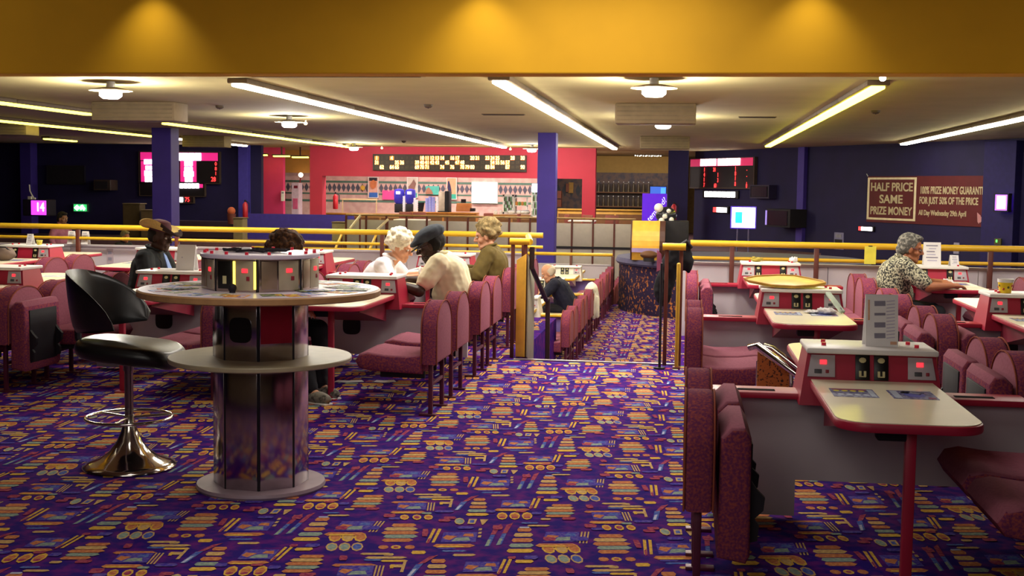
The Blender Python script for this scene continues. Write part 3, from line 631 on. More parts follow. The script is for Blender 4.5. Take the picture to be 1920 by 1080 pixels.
# coil of black cable and a white cup-like knob on the turret
cc = thing('cable_coil', 'coil of black cable lying on top of the round table\'s turret', 'cable', (RTX-.02, RTY, 1.248))
pts = []
for i in range(90):
    a = i*.42; r = .09 + .035*math.sin(i*.9) + .02*math.sin(i*2.3); pts.append((r*1.35*math.cos(a), r*math.sin(a)*.8, .008+.006*abs(math.sin(i*1.7))))
obj('cable', MB().tube(pts, .006, 6), M_dark, cc)
obj('plug', MB().box((-.03, -.07, .014), (.05, .03, .028), bev=.008, seg=3), M_ledge, cc)
bl = thing('cue_ball', 'small black ball beside the turret on the round table', 'ball', (RTX-.03, RTY-.33, 1.0595))
obj('ball', MB().ell((0, 0, .024), (.022, .022, .022)), M_dark, bl); obj('foot', MB().cyl((0, 0, 0), (0, 0, .008), .015), M_dark, bl)
for i, (x, y, rz, nm, lb, m) in enumerate(((-.42, .08, .4, 'leaflet', 'pale leaflet on the left of the round table', 3), (-.36, -.2, .9, 'leaflet', 'dark green printed leaflet on the left front of the round table', 0),
        (.4, .12, -.3, 'leaflet', 'white leaflet on the right back of the round table', 3), (.5, -.02, .2, 'leaflet', 'small pale ticket strip at the right of the round table', 3), (.33, -.14, .7, 'leaflet', 'dark printed leaflet right of the turret', 0))):
    o = obj(nm, MB().box((0, 0, .0012), (.16, .1, .0022)).box((.01, .005, .003), (.11, .05, .0012), mi=1), [pc[m], pc[(m+2) % 5]]); o.location = (RTX+x, RTY+y, 1.0625); o.rotation_euler = (0, 0, rz)
    tag(o, lb, 'leaflet', 'leaflets on the round table')
# ---- bar stool
SX, SY = -3.08, 6.47
bs = thing('bar_stool', 'black leather bar stool with curved back and chrome trumpet base', 'stool', (SX, SY, 0), math.radians(6))
prof = [(0, 0), (.25, 0), (.258, .006), (.256, .016), (.22, .032), (.16, .055), (.11, .095), (.07, .15), (.045, .21), (.03, .27), (.027, .3), (0, .3)]
obj('base', MB().lathe(prof, 64), M_chrome, bs, sm=60)
obj('column', MB().cyl((0, 0, .28), (0, 0, .6), .024, 24).cyl((0, 0, .55), (0, 0, .62), .03, 24), mat('dark_chrome', '8c8480', .18, metal=1.), bs)
fr = MB().tube([(.235*math.cos(a*PI/24), .235*math.sin(a*PI/24), .285) for a in range(48)], .0095, 10, closed=True)
for k in range(3): a = k*2*PI/3+.5; fr.tube([(.02*math.cos(a), .02*math.sin(a), .285), (.235*math.cos(a), .235*math.sin(a), .285)], .008, 8)
obj('foot_ring', fr, M_chrome, bs, sm=60)
# seat: rounded square cushion
def super_seat(n=40, rr=8):
    mb = MB(); rings = []
    for j in range(rr+1):
        t_ = j/rr; a = -PI/2 + PI*t_; z = .66 + .05*math.sin(a); k = .86+.14*math.cos(a)
        rg = []
        for i in range(n):
            th = 2*PI*i/n; c, s = math.cos(th), math.sin(th); e = .62
            x = .285*math.copysign(abs(c)**e, c); y = .265*math.copysign(abs(s)**e, s)
            x *= k; y *= k; zz = z - .10*(x+.05) - .03*(max(0, x-.14)/.14)**2 + .01
            rg.append(mb.bm.verts.new((x+.02, y, zz)))
        rings.append(rg)
    for a, b in zip(rings, rings[1:]):
        for i in range(n): mb.bm.faces.new((a[i], a[(i+1) % n], b[(i+1) % n], b[i]))
    mb.bm.faces.new(rings[0][::-1]); mb.bm.faces.new(rings[-1]); return mb
obj('seat', super_seat(), M_black, bs, sm=70)
def shell(n=36, m=10):
    mb = MB(); fr_, bk_ = [], []
    for i in range(n+1):
        t_ = -1+2*i/n; a = PI + t_*math.radians(94); e = 1-abs(t_)**2.4
        zb = .775 + .03*(1-e); zt = zb + .05 + .29*max(0, e)**.8; f, b = [], []
        for j in range(m+1):
            v = j/m; z = zb + (zt-zb)*v; R = .275 + .05*v; th = .045*(1-.5*v)*(.55+.45*e)
            pin = math.sin(PI*min(1, max(0, v)))**.3 if 0 < v < 1 else .15
            f.append(mb.bm.verts.new(((R-th*.5*pin)*math.cos(a), (R-th*.5*pin)*.97*math.sin(a), z))); b.append(mb.bm.verts.new(((R+th*.5*pin)*math.cos(a), (R+th*.5*pin)*.97*math.sin(a), z)))
        fr_.append(f); bk_.append(b)
    for g, fl in ((fr_, False), (bk_, True)):
        for i in range(n):
            for j in range(m):
                q = (g[i][j], g[i+1][j], g[i+1][j+1], g[i][j+1]); mb.bm.faces.new(q[::-1] if fl else q)
    for i in range(n):
        mb.bm.faces.new((fr_[i][0], bk_[i][0], bk_[i+1][0], fr_[i+1][0])); mb.bm.faces.new((fr_[i][m], fr_[i+1][m], bk_[i+1][m], bk_[i][m]))
    for i in (0, n):
        for j in range(m):
            q = (fr_[i][j], fr_[i][j+1], bk_[i][j+1], bk_[i][j]); mb.bm.faces.new(q if i == 0 else q[::-1])
    bmesh.ops.recalc_face_normals(mb.bm, faces=mb.bm.faces[:]); return mb
obj('backrest', shell(), M_black, bs, sm=70)
obj('back_bracket', MB().tube([(-.15, 0, .63), (-.24, 0, .66), (-.285, 0, .73), (-.285, 0, .86)], .02, 8), M_dark, bs)
# ================================================================ THINGS ON TABLES AND RAILS
M_paper = mat('white_paper', 'ece8e6', .7, var=.03)
M_ink = mat('grey_ink', '8a8696', .7)
def card(label, x, y, z, w, h, ink, rz=0., lean=.0, cat='card', nm='poster_card'):
    t = thing(nm, label, cat, (x, y, z), rz)
    obj('sheet', MB().prism([(-.045, 0), (-.04, 0), (.0025, h), (-.0025, h)], -w/2, w/2, 'x').prism([(.04, 0), (.045, 0), (.0025, h), (-.0025, h)], -w/2, w/2, 'x'), M_paper, t, sm=0)
    if ink:
        T = Matrix.Translation((0, -.0225, h/2)) @ RX(PI/2-.042/h)
        mb = MB(); rnd = random.Random(int(x*100))
        if ink == 'poster':
            for k in range(4): mb.box((-w*.06, h*(.33-.21*k), .001), (w*.34, h*(.1 if k != 1 else .05), .002), rot=RZ(.03)); 
            for k in range(12): mb.box((w*.27, h*(.38-.065*k), .001), (w*.26, h*.018, .002), rot=RZ(.12), mi=1)
            mb.box((w*.36, -h*.44, .001), (w*.2, h*.06, .002), mi=2); mb.box((-w*.4, h*.2, .001), (w*.06, h*.4, .002), mi=2)
        elif ink == 'lines':
            for k in range(6): mb.box((rnd.uniform(-.1, .1)*w, h*(.36-.13*k), .001), (w*rnd.uniform(.4, .7), h*.05, .002), mi=k % 2)
        else: mb.box((-w*.2, 0, .001), (w*.08, h*.04, .002), mi=1)
        o = obj('printing', mb, [M_ink, mat('pale_ink', 'c0b8cc', .7), mat('peach_ink', 'd8a888', .7)], t, sm=0); o.data.transform(T)
    return t
CT = .8705
card('white folded poster with grey pictures standing on the nearest red console', XR1+.06, 6.05, CT, .152, .245, 'poster', .05)
card('white printed card standing on the speckled-top woman\'s console', XR2-.03, 13.0, CT, .17, .235, 'lines')
card('small white printed card right of the larger card on that console', XR2+.185, 12.98, CT, .085, .11, 'lines', .1)
card('tall blank white card on the console behind the black stool', XL2+.08, 9.93, CT, .165, .215, 'dot', -.05)
card('white menu card on the far left back console', XL4-.02, 13.4, CT, .07, .125, 'lines')
for (x, y, lb) in ((135, 470, 'left of two small grey cards standing on the left parapet'), (161, 470, 'right of two small grey cards standing on the left parapet')):
    q = at_y(x, 468, 15.03); card(lb, q.x, 15.03, .8, .09, .17, 'lines')
def tub(label, x, y, z, r, h, m, m2, nm='tub', cat='tub'):
    t = thing(nm, label, cat, (x, y, z))
    obj('cup', MB().lathe([(0, 0), (r*.75, 0), (r*.98, h*.78), (r*.9, h*.78), (0, h*.1)], 28), m, t)
    obj('band', MB().lathe([(r*.985, h*.76), (r*1.04, h*.78), (r*1.06, h), (r*1.0, h), (r*.97, h*.8)], 28), m2, t)
    for k in range(9):
        a = k*.7; obj('pattern', MB().ell((r*.87*math.cos(a), r*.87*math.sin(a), h*(.3+.12*(k % 3))), (r*.16, r*.16, h*.09), seg=8, rings=5), mat('tub_mark', '5c5a2c', .5) if k % 2 else mat('tub_mark2', 'b8402c', .5), t)
    return t
tub('yellow printed paper tub with white rim on the right-edge console', XR2-.16, 9.53, CT, .055, .105, mat('tub_yellow', 'e8c41c', .45), M_ledge)
tub('small yellow cup on the far left back console', XL4+.09, 13.4, CT, .035, .055, mat('cup_yellow', 'dcd04c', .45), mat('cup_yellow2', 'e8dc70', .45), 'cup', 'cup')
# yellow board lying across the middle right console
yb = thing('board', 'yellow board with rounded corners lying over the middle right console', 'board', (XR1-.115, 9.6, CT+.03), .05)
yb.rotation_euler = (.13, 0, .05)
P = [(-.30, .06), (-.2, .16), (-.02, .22), (.1, .21), (.29, .02), (.3, -.05), (.2, -.15), (.05, -.2), (-.12, -.17), (-.27, -.02)]
obj('sheet', MB().prism(P, .0, .016, 'z', bev=.005), mat('board_yellow', 'e0bd58', .4), yb); obj('rim', MB().tube([(x, y, .018) for x, y in P], .008, 6, closed=True), mat('board_rim', 'c89a34', .5), yb)
# crumpled tissues
def crumple(label, x, y, z, r, nm='tissue', cat='tissue', m=None, seed=1, flat=.5):
    mb = MB(); mb.ell((0, 0, r*flat), (r, r*.8, r*flat), seg=18, rings=12)
    for v in mb.bm.verts:
        n_ = noise.noise(v.co*(3.2/r)+Vector((seed*7, 0, 0))); k = 1+.45*n_; v.co.x *= k; v.co.y *= k; v.co.z = max(0, v.co.z*(1+.5*n_))
    o = obj(nm, mb, m or M_paper, sm=25); o.location = (x, y, z); return tag(o, label, cat)
crumple('crumpled white tissue on the middle right bingo table', 1.03, 9.05, .722, .07, seed=2, flat=.32)
crumple('flattened white paper scrap beside the tissue on the middle right table', .93, 9.1, .722, .055, seed=5, flat=.2, nm='paper_scrap', cat='paper')
crumple('crumpled white tissue on the farthest right console', XR1+.24, 13.0, CT, .045, seed=3, flat=.6)
crumple('mustard cloth purse on the farthest right console', XR1-.14, 13.0, CT, .06, nm='purse', cat='purse', m=mat('mustard', 'a8943c', .8), seed=4, flat=.4)
cd = thing('dauber_stick', 'pale green stick-like marker leaning on the middle right table', 'marker', (1.1, 9.2, .722), 0)
obj('barrel', MB().box((0, 0, 0), (.045, .24, .02), bev=.008, seg=3), mat('pale_green', 'c9dcc6', .5), cd).data.transform(Matrix.Translation((.0, 0, .075)) @ RZ(.45) @ RX(.55))
obj('tip', MB().cyl((.04, -.09, .012), (.03, -.06, .035), .012, 10), M_ink, cd)
sp = at_z(1700, 737, .722); kt = thing('key_ring', 'small dark keys on the cream top of the nearest right table', 'keys', (sp.x, sp.y, .7215))
mbk = MB().tube([(.025*math.cos(a*PI/8), .018*math.sin(a*PI/8), .003) for a in range(16)], .003, 6, closed=True)
obj('ring', mbk, M_dark, kt); obj('key', MB().box((.045, .01, .004), (.06, .02, .005), bev=.002).box((.03, -.03, .004), (.05, .018, .005), rot=RZ(-.6), bev=.002), M_ink, kt)
# left table: pen and marker
pn_ = thing('marker_pen', 'blue-capped marker pen lying on the left table nearest the aisle', 'pen', (XL1+.02, 8.95, .722), .3)
obj('barrel', MB().cyl((-.02, 0, .01), (.13, .02, .01), .008, 10), M_dark, pn_); obj('cap', MB().lathe([(0, 0), (.018, 0), (.02, .03), (.012, .04), (0, .04)], 14), mat('cap_blue', '2c2c9c', .4), pn_, loc=(-.04, 0, 0))
lt = thing('lighter', 'small gold lighter on the left table nearest the aisle', 'lighter', (XL1-.2, 8.72, .722), .2); obj('body', MB().box((0, 0, .02), (.028, .014, .04), bev=.004), mat('gold', 'b89a3c', .35, metal=.6), lt); obj('top', MB().box((0, 0, .044), (.026, .012, .01), bev=.003), M_chrome, lt)
pq = thing('bingo_ticket', 'printed white bingo tickets on the left table nearest the aisle', 'ticket', (XL1+.03, 9.15, .7215), .2); obj('sheet', MB().box((0, 0, .001), (.22, .1, .002)), M_paper, pq); obj('printing', MB().box((.0, .02, .0025), (.19, .02, .001)).box((0, -.02, .0025), (.19, .02, .001)), M_ink, pq)
tk = thing('bingo_ticket', 'printed bingo tickets on the table cut by the left edge', 'ticket', (XL3+.1, 10.75, .7215), .3); obj('sheet', MB().box((0, 0, .001), (.3, .16, .002)), M_paper, tk); obj('printing', MB().box((0, .03, .0025), (.26, .03, .001)).box((0, -.03, .0025), (.26, .03, .001)), M_ink, tk)
q = at_z(30, 492, .74); bg = thing('handbag', 'small slouchy grey-brown bag on the far left back table', 'bag', (XL4+.02, 12.75, .722), .1)
mb = MB(); mb.ell((0, 0, .07), (.14, .1, .075), seg=24, rings=12)
for v in mb.bm.verts: v.co *= 1+.12*noise.noise(v.co*14); v.co.z = max(v.co.z, 0)
obj('body', mb, mat('bag_taupe', '6c5a50', .8), bg); obj('strap', MB().tube([(-.1, -.03, .1), (-.05, -.05, .155), (.05, -.05, .15), (.1, -.03, .1)], .008, 6), M_dark, bg)
# litter on the floor beneath the left seats
for (x, y, lb, s) in ((655, 716, 'torn white paper on the carpet under the left seats', .12), (722, 716, 'folded white paper under the left aisle seats', .09)):
    q = at_z(x, y, 0); o = obj('paper_sheet', MB().prism([(-s, -.03), (-.02, -.07), (s, -.02), (s*.8, .06), (-.01, .03), (-s*.8, .05)], .004, .007, 'z'), M_paper, sm=0); o.location = (q.x, q.y, 0); o.rotation_euler = (0, 0, .2); tag(o, lb, 'paper')
# chrome walking frame / trolley by the nearest divider
M_speck = mat('orange_speckle', 'b8622c', .8, col2='3a1c1c', lo=.55, hi=.62, scale=70)
ch = thing('wheelchair', 'folded chrome-tubed chair with orange speckled side leaning by the nearest right table', 'chair', (.62, 6.95, 0), 0)
obj('front_tube', MB().tube([(-.24, .22, .70), (-.19, .2, .715), (.05, .0, .56), (.12, -.05, .5)], .021, 10), M_chrome, ch)
obj('rear_tube', MB().tube([(-.15, .3, .70), (-.1, .28, .69), (.13, .12, .53)], .018, 10), M_chrome, ch)
obj('side_panel', MB().prism([(-.19, .05), (-.0, .05), (-.0, .56), (-.19, .68)], .19, .22, 'y', bev=.005), M_speck, ch)
obj('leg', MB().cyl((.03, .18, .0), (.0, .18, .56), .014, 10), M_chrome, ch); obj('leg', MB().cyl((.0, .14, 0), (-.0, .12, .5), .014, 10), M_leg, ch); obj('leg', MB().cyl((-.18, .24, 0), (-.18, .24, .62), .014, 10), M_chrome, ch)
# coat hanging on the right gate post
ct = thing('coat', 'black coat hanging over the right gate post', 'coat', (-.08, 11.31, 0))
mb = MB()
for (c, d) in (((-.11, .0, .70), (.085, .06, .17)), ((-.07, .02, .84), (.08, .055, .2)), ((.07, .03, .99), (.075, .06, .13)), ((.09, .03, 1.09), (.05, .06, .055)), ((0, .03, .96), (.08, .05, .16)), ((.12, .03, .93), (.04, .04, .09))): mb.ell(c, d, seg=18, rings=12)
M_coat = mat('black_cloth', '121218', .9, var=.3, scale=12, bump=.2)
def remesh(mb, vox, name, smooth_it=6, wrinkle=0., wscale=8.):
    me = mb.mesh(name); o = bpy.data.objects.new('tmp', me)
    r = o.modifiers.new('r', 'REMESH'); r.mode = 'VOXEL'; r.voxel_size = vox
    if smooth_it: s_ = o.modifiers.new('s', 'SMOOTH'); s_.factor = .5; s_.iterations = smooth_it
    out = bake(o); bpy.data.meshes.remove(me)
    if wrinkle:
        co = [v.co.copy() for v in out.vertices]; no = [v.normal.copy() for v in out.vertices]; flat = []
        for c, n in zip(co, no): flat += list(c + n*(wrinkle*noise.noise(c*wscale) + wrinkle*.6*noise.noise(c*wscale*2.7)))
        out.vertices.foreach_set('co', flat); out.update()
    return out
obj('body', remesh(mb, .012, 'coat', 5, .012, 9), M_coat, ct); obj('collar', MB().tube([(.04, -.03, 1.1), (.09, -.03, 1.14), (.14, .0, 1.08)], .018, 8), M_dark, ct)
obj('pink_lining', MB().prism([(-.0, .0), (.05, .02), (.04, .16), (0, .2)], -.09, -.085, 'y', M=Matrix.Translation((-.17, .03, .86))), mat('pink_lining', 'b8688c', .8), ct)
wc = thing('white_jacket', 'white jacket draped over a maroon chair in the pit row', 'jacket', (-1.42, 19.0, -.7))
mb = MB()
for (c, d) in (((0, 0, .74), (.1, .3, .12)), ((.07, 0, .58), (.05, .28, .2)), ((-.08, 0, .66), (.04, .26, .12)), ((.06, -.2, .5), (.05, .09, .2))): mb.ell(c, d, seg=18, rings=10)
obj('body', remesh(mb, .015, 'jacket', 4, .012, 8), mat('white_cloth', 'e2dcd0', .85), wc); obj('sleeve', MB().cap((.09, -.18, .62), (.11, -.22, .36), .05, .035), mat('white_cloth', 'e2dcd0', .85), wc)
q = at_y(1632, 470, 13.44); nt_ = thing('notice', 'plain yellow notice hung over the right handrail', 'notice', (q.x, 13.44, .82))
obj('sheet', MB().box((0, 0, .12), (.12, .004, .19)), mat('notice_yellow', 'e4d84c', .6, emit=.15), nt_); obj('clip', MB().box((0, .03, .215), (.04, .07, .008)), M_dark, nt_)
nt2 = at_y(205, 480, 14.98); g = thing('notice', 'narrow printed strip fixed to the left parapet panels', 'notice', (nt2.x, 15.0, .45)); obj('sheet', MB().box((0, 0, .15), (.09, .006, .3)), mat('pale_strip', 'b0a0a8', .6), g)
obj('printing', MB().box((0, -.004, .25), (.05, .002, .04)).box((0, -.004, .17), (.05, .002, .04)).box((0, -.004, .09), (.05, .002, .04)), M_ink, g)
# ================================================================ THE FAR SIDE OF THE HALL
M_pink = mat('red_portal_paint', 'b0283e', .65, var=.06, scale=2)
M_mag = mat('magenta_paint', 'd83a72', .65, var=.06, scale=2)
def pbox(x0, y0, x1, y1, Y, depth=.1, mb=None, mi=0, bev=0., push=0.):
    """real box standing at depth Y whose front face spans two corners"""
    a, b = at_y(x0, (y0+y1)/2, Y), at_y(x1, (y0+y1)/2, Y); t_, u = at_y((x0+x1)/2, y0, Y), at_y((x0+x1)/2, y1, Y)
    mb = mb or MB(); mb.box(((a.x+b.x)/2, Y+depth/2-push, (t_.z+u.z)/2), (abs(b.x-a.x), depth, abs(t_.z-u.z)), bev=bev, mi=mi); return mb
YP = 36.3
tz = 2.8
a = at_y(581, 300, YP).x; b = at_y(1117, 300, YP).x; bz = at_y(800, 332, YP).z
struct('wall_portal', MB().box(((a+b)/2, YP+.2, (bz+tz)/2), (b-a, .4, tz-bz)), M_pink)
for x0, x1 in ((581, 604), (1091, 1116)):
    u, v = at_y(x0, 380, YP).x, at_y(x1, 380, YP).x; struct('column', MB().box(((u+v)/2, YP+.2, bz/2), (v-u, .4, bz)), M_pink)
u, v = at_y(471, 350, 38.).x, at_y(531, 350, 38.).x
struct('wall_back', MB().box(((u+v)/2, 38.1, 1.4), (v-u, .2, 2.8)), M_mag)
u, v = at_y(1117, 350, 44.5).x, at_y(1256, 350, 44.5).x; bz2 = at_y(1180, 335, 44.5).z
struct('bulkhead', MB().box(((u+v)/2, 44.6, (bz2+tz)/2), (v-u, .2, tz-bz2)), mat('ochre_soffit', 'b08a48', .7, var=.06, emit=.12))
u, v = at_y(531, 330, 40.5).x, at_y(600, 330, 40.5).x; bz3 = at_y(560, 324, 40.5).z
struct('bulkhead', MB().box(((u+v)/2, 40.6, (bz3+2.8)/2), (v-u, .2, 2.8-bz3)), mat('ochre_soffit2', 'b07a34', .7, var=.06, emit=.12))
# tiled wall with diamond frieze: bands and diamonds are surface tiles
tw = MB(); u, v = at_y(535, 350, 41).x, at_y(1026, 350, 41).x; tw.box(((u+v)/2, 41.1, 1.4), (v-u, .2, 2.8))
def zat(y): return at_y(820, y, 41).z
for (y0, y1, mi) in ((341, 345, 1), (364, 367, 1), (377, 381, 1)): tw.box(((u+v)/2, 40.995, (zat(y0)+zat(y1))/2), (v-u, .02, abs(zat(y0)-zat(y1))), mi=mi)
x = u+.1
while x < v:
    zc = zat(354); tw.prism([(x-.075, zc), (x, zc+.15), (x+.075, zc), (x, zc-.15)], 40.985, 41.0, 'y', mi=2); tw.prism([(x+.0, zc-.15), (x+.09, zc-.0), (x+.18, zc-.15)], 40.99, 41, 'y', mi=1) if False else None
    x += .165
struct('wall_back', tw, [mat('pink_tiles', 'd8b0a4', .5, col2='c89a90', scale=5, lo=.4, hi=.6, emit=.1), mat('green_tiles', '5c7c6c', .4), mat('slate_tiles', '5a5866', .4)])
u, v = at_y(1020, 350, 42.5).x, at_y(1262, 350, 44).x
dk = MB().box(((u+v)/2, 44.1, 1.1), (v-u, .2, 2.2))
x = u+.1
while x < v: dk.prism([(x-.1, 1.55), (x, 1.78), (x+.1, 1.55), (x, 1.32)], 43.985, 44., 'y', mi=1); x += .24
struct('wall_back', dk, [mat('dark_tiles', '6a5248', .5, col2='4a4048', scale=6), mat('dark_slate', '3a3c44', .5)])
struct('wall_back', pbox(465, 402, 662, 470, 35.0, .15), mat('purple_low_wall', '33267e', .7, var=.1))
# ---- number board
nb = thing('number_board', 'dark bingo number board with glowing orange numbers on the red header', 'number board', tuple(at_y(844, 320, YP-.02)), 0)
inv = Matrix.Translation(-nb.location)
def put(o, T=None):
    o.data.transform(inv if T is None else inv @ T); return o
put(obj('panel', pbox(699, 290, 987, 321, YP-.1, .08), mat('board_dark', '2a2016', .6, emit=.05), nb, sm=0))
LIT = [{0, 3, 9, 10, 11, 12, 13, 15, 16, 19, 20, 22, 23, 24, 27, 29}, {0, 4, 5, 8, 9, 10, 11, 12, 14, 16, 17, 23, 24, 25, 26}, {1, 3, 4, 8, 9, 10, 13, 15, 17, 18, 19, 22, 23, 26, 29}]
G_num = glow('number_orange', (1., .66, .25), 4.5); M_unlit = mat('unlit_number', '4a3c28', .6); G_cell = glow('cell_orange', (1., .3, .03), .3)
for r, yy in enumerate((296.5, 305., 313.5)):
    for c in range(30):
        if c in LIT[r]:
            px = 706.5 + c*9.43; q = at_y(px, yy, YP-.1); T = Matrix.Translation(q) @ FRONT
            s_ = str(1+30*r+c)
            o = text('lit_number', s_, .165, G_num, nb, T @ Matrix.Translation((0, 0, .012)), ext=.004, xs=.8); put(o)
            o = obj('number_cell', MB().box((0, 0, .004), (.128, .118, .006), bev=.002), G_cell, nb, sm=0); put(o, T)
        else:
            px = 706.5 + c*9.43; q = at_y(px, yy, YP-.1); o = text('unlit_number', str(1+30*r+c), .12, M_unlit, nb, Matrix.Translation(q) @ FRONT, ext=.002, xs=.8); put(o)
# ---- generic flat things
def panel(nm, label, cat, x0, y0, x1, y1, Y, m, frame=None, depth=.05, extra=None):
    c = at_y((x0+x1)/2, y1, Y); t = thing(nm, label, cat, tuple(c)); i_ = Matrix.Translation(-Vector(c))
    o = obj('board', pbox(x0, y0, x1, y1, Y, depth), m, t, sm=0); o.data.transform(i_)
    if frame:
        mb = MB(); w = 1.2
        for (p0, p1, p2, p3) in ((x0-w, y0-w, x1+w, y0), (x0-w, y1, x1+w, y1+w), (x0-w, y0, x0, y1), (x1, y0, x1+w, y1)): pbox(p0, p1, p2, p3, Y-.01, depth+.02, mb)
        o = obj('frame', mb, frame, t, sm=0); o.data.transform(i_)
    for (enm, ex0, ey0, ex1, ey1, em) in (extra or ()):
        o = obj(enm, pbox(ex0, ey0, ex1, ey1, Y-.012, .02, bev=.004), em, t, sm=0); o.data.transform(i_)
    return t, i_
W_fr = mat('white_frame', 'e6e2da', .4)
def poly_on(t, i_, nm, pts, Y, m, d=.01):
    P = [at_y(x, y, Y) for x, y in pts]; mb = MB().prism([(p.x, p.z) for p in P], Y-d, Y, 'y'); o = obj(nm, mb, m, t, sm=0); o.data.transform(i_); return o
t, i_ = panel('poster', 'framed poster with a smiling face over blue, left on the tiled wall', 'poster', 691, 333, 708, 370, 40.9, mat('poster_peach', 'd8a08c', .5, emit=.12), W_fr, extra=[('blue_base', 692, 361, 708, 370, mat('poster_blue', '3a6cc0', .5)), ('dark_hair', 692, 333, 707, 339, mat('poster_dark', '2c2830', .5))])
poly_on(t, i_, 'face_shape', [(694, 341), (700, 337), (706, 341), (705, 351), (699, 355), (694, 350)], 40.88, mat('poster_skin', 'd07848', .5))
t, i_ = panel('poster', 'framed poster of a pale figure above teal on the tiled wall', 'poster', 764, 333, 782, 370, 40.9, mat('poster_beige', 'c9b8a8', .5, emit=.12), W_fr, extra=[('teal_base', 773, 362, 782, 370, mat('poster_teal', '3aa890', .5))])
poly_on(t, i_, 'figure_shape', [(768, 360), (766, 350), (772, 343), (776, 336), (780, 344), (777, 356)], 40.88, mat('poster_figure', '8a6258', .5))
t, i_ = panel('poster', 'framed poster with a dark bottle on orange and teal, right of the others', 'poster', 838, 334, 855, 373, 40.9, mat('poster_orange', 'e0a078', .5, emit=.12), W_fr, extra=[('teal_base', 843, 364, 855, 373, mat('poster_teal', '3aa890', .5))])
poly_on(t, i_, 'bottle_shape', [(840, 340), (842, 339), (845, 349), (847, 362), (842, 363), (839, 352)], 40.88, mat('poster_navy', '2a2450', .5))
t, i_ = panel('sign', 'plain bright pink notice on the tiled wall', 'sign', 717, 357, 741, 374, 40.9, mat('notice_pink', 'f0488c', .5, emit=.3), None, extra=[('fixing', 728, 358, 730, 359, W_fr)])
t, i_ = panel('poster', 'small teal poster with a brown shape between the two framed posters', 'poster', 798, 349, 823, 365, 40.9, mat('poster_teal2', '52b0a0', .5, emit=.1), None)
poly_on(t, i_, 'brown_shape', [(798, 364), (799, 355), (804, 351), (810, 358), (812, 364)], 40.88, mat('poster_brown', 'a87058', .5))
t, i_ = panel('menu_board', 'large glowing white menu board on the tiled wall', 'menu board', 885, 342, 932, 380, 40.85, glow('menu_white', (1., .93, .86), 1.7), W_fr)
t, i_ = panel('sign', 'small yellow star sign left on the tiled wall', 'sign', 676, 349, 684, 356, 40.9, mat('sign_yellow', 'd0a84c', .5))
poly_on(t, i_, 'star_shape', [(676, 352), (680, 346), (684, 352), (681, 358)], 40.88, mat('sign_gold', 'e0b040', .5))
# ---- counters of the kiosk
M_oak = mat('oak_counter', '9c6a2c', .4, var=.15, scale=6); M_oakd = mat('oak_dark', '6c4420', .5, var=.15, scale=6)
def counter(label, x0, x1, y0, y1, Y, m, top=None, H=None):
    a, b = at_y(x0, y0, Y), at_y(x1, y0, Y); t = thing('counter', label, 'counter', ((a.x+b.x)/2, Y, 0)); w = b.x-a.x; h = H or a.z
    obj('front', MB().box((0, .3, h/2-.03), (w, .5, h-.06), bev=.01), m, t); obj('counter_top', MB().box((0, .3, h-.025), (w-.01, .6, .05), bev=.012), top or m, t)
    mb = MB(); n_ = max(2, int(w/.9))
    for k in range(n_): mb.box((-w/2+w*(k+.5)/n_, .045, h*.48), (w/n_-.06, .012, h*.7))
    obj('panelling', mb, M_oakd, t); return t, h
counter('long oak serving counter at the left of the kiosk', 606, 766, 399, 440, 37.6, M_oak)
counter('orange oak counter with the till, middle of the kiosk', 768, 893, 397, 440, 37.7, mat('oak_orange', 'b8762c', .4, var=.15, scale=6))
counter('oak counter in front of the display fridge', 910, 1008, 402, 440, 37.5, M_oak)
counter('long ochre bar counter right of the purple column', 1045, 1208, 391, 440, 40.2, mat('oak_bar', 'b88a34', .4, var=.12, scale=6))
# slush machines
def slush(label, x, Y, z):
    t = thing('drink_dispenser', label, 'drink dispenser', (x, Y, z))
    obj('base', MB().box((0, 0, .14), (.24, .3, .28), bev=.02), M_dark, t)
    obj('tank', MB().lathe([(0, .27), (.1, .27), (.16, .34), (.17, .6), (.15, .72), (0, .76)], 24), mat('tank_blue', '3c38b0', .25, emit=.1), t)
    obj('window', MB().box((0, -.16, .62), (.14, .04, .1), bev=.01), mat('tank_pale', 'c0c4f0', .3, emit=.4), t); return t
cz = at_y(760, 399, 37.7).z
for k, x in enumerate((747, 768)): slush(['left blue drink dispenser on the kiosk counter', 'right blue drink dispenser on the kiosk counter'][k], at_y(x, 399, 37.9).x, 38., cz)
def stack_cups(label, x, Y, z, h, m, n=6):
    t = thing('cup_stack', label, 'cups', (x, Y, z))
    for k in range(n): obj('cup', MB().lathe([(0, .0), (.045, 0), (.06, h/n*1.25), (0, h/n*1.25)], 14), m, t, loc=(0, 0, k*h/n))
    return t
M_cupw = mat('cup_white', 'ece8f0', .5, emit=.1); M_cupb = mat('cup_blue', '9ca0e0', .5, emit=.1)
for k, (x, m, h, lb) in enumerate(((757, M_cupw, .5, 'white cup stack between the blue dispensers'), (775, M_cupw, .45, 'white cup stack right of the dispensers'), (780, M_cupw, .4, 'second white cup stack right of the dispensers'),
        (800, M_cupb, .45, 'pale blue cup stack, leftmost of its row'), (806, M_cupb, .5, 'pale blue cup stack, middle of its row'), (812, M_cupb, .48, 'pale blue cup stack, rightmost of its row'), (820, M_cupw, .5, 'white cup stack beside the coffee machine'))):
    stack_cups(lb, at_y(x, 397, 37.9).x, 37.95, cz, h, m)
bk_ = thing('ice_bucket', 'dark bucket on the kiosk counter', 'bucket', (at_y(785, 390, 38).x, 38.15, cz)); obj('body', MB().lathe([(0, 0), (.1, 0), (.16, .34), (.15, .34), (0, .05)], 20), M_dark, bk_); obj('rim', MB().lathe([(.15, .32), (.17, .32), (.17, .36), (.15, .36)], 20), mat('rim_green', '3a6c5c', .5), bk_)
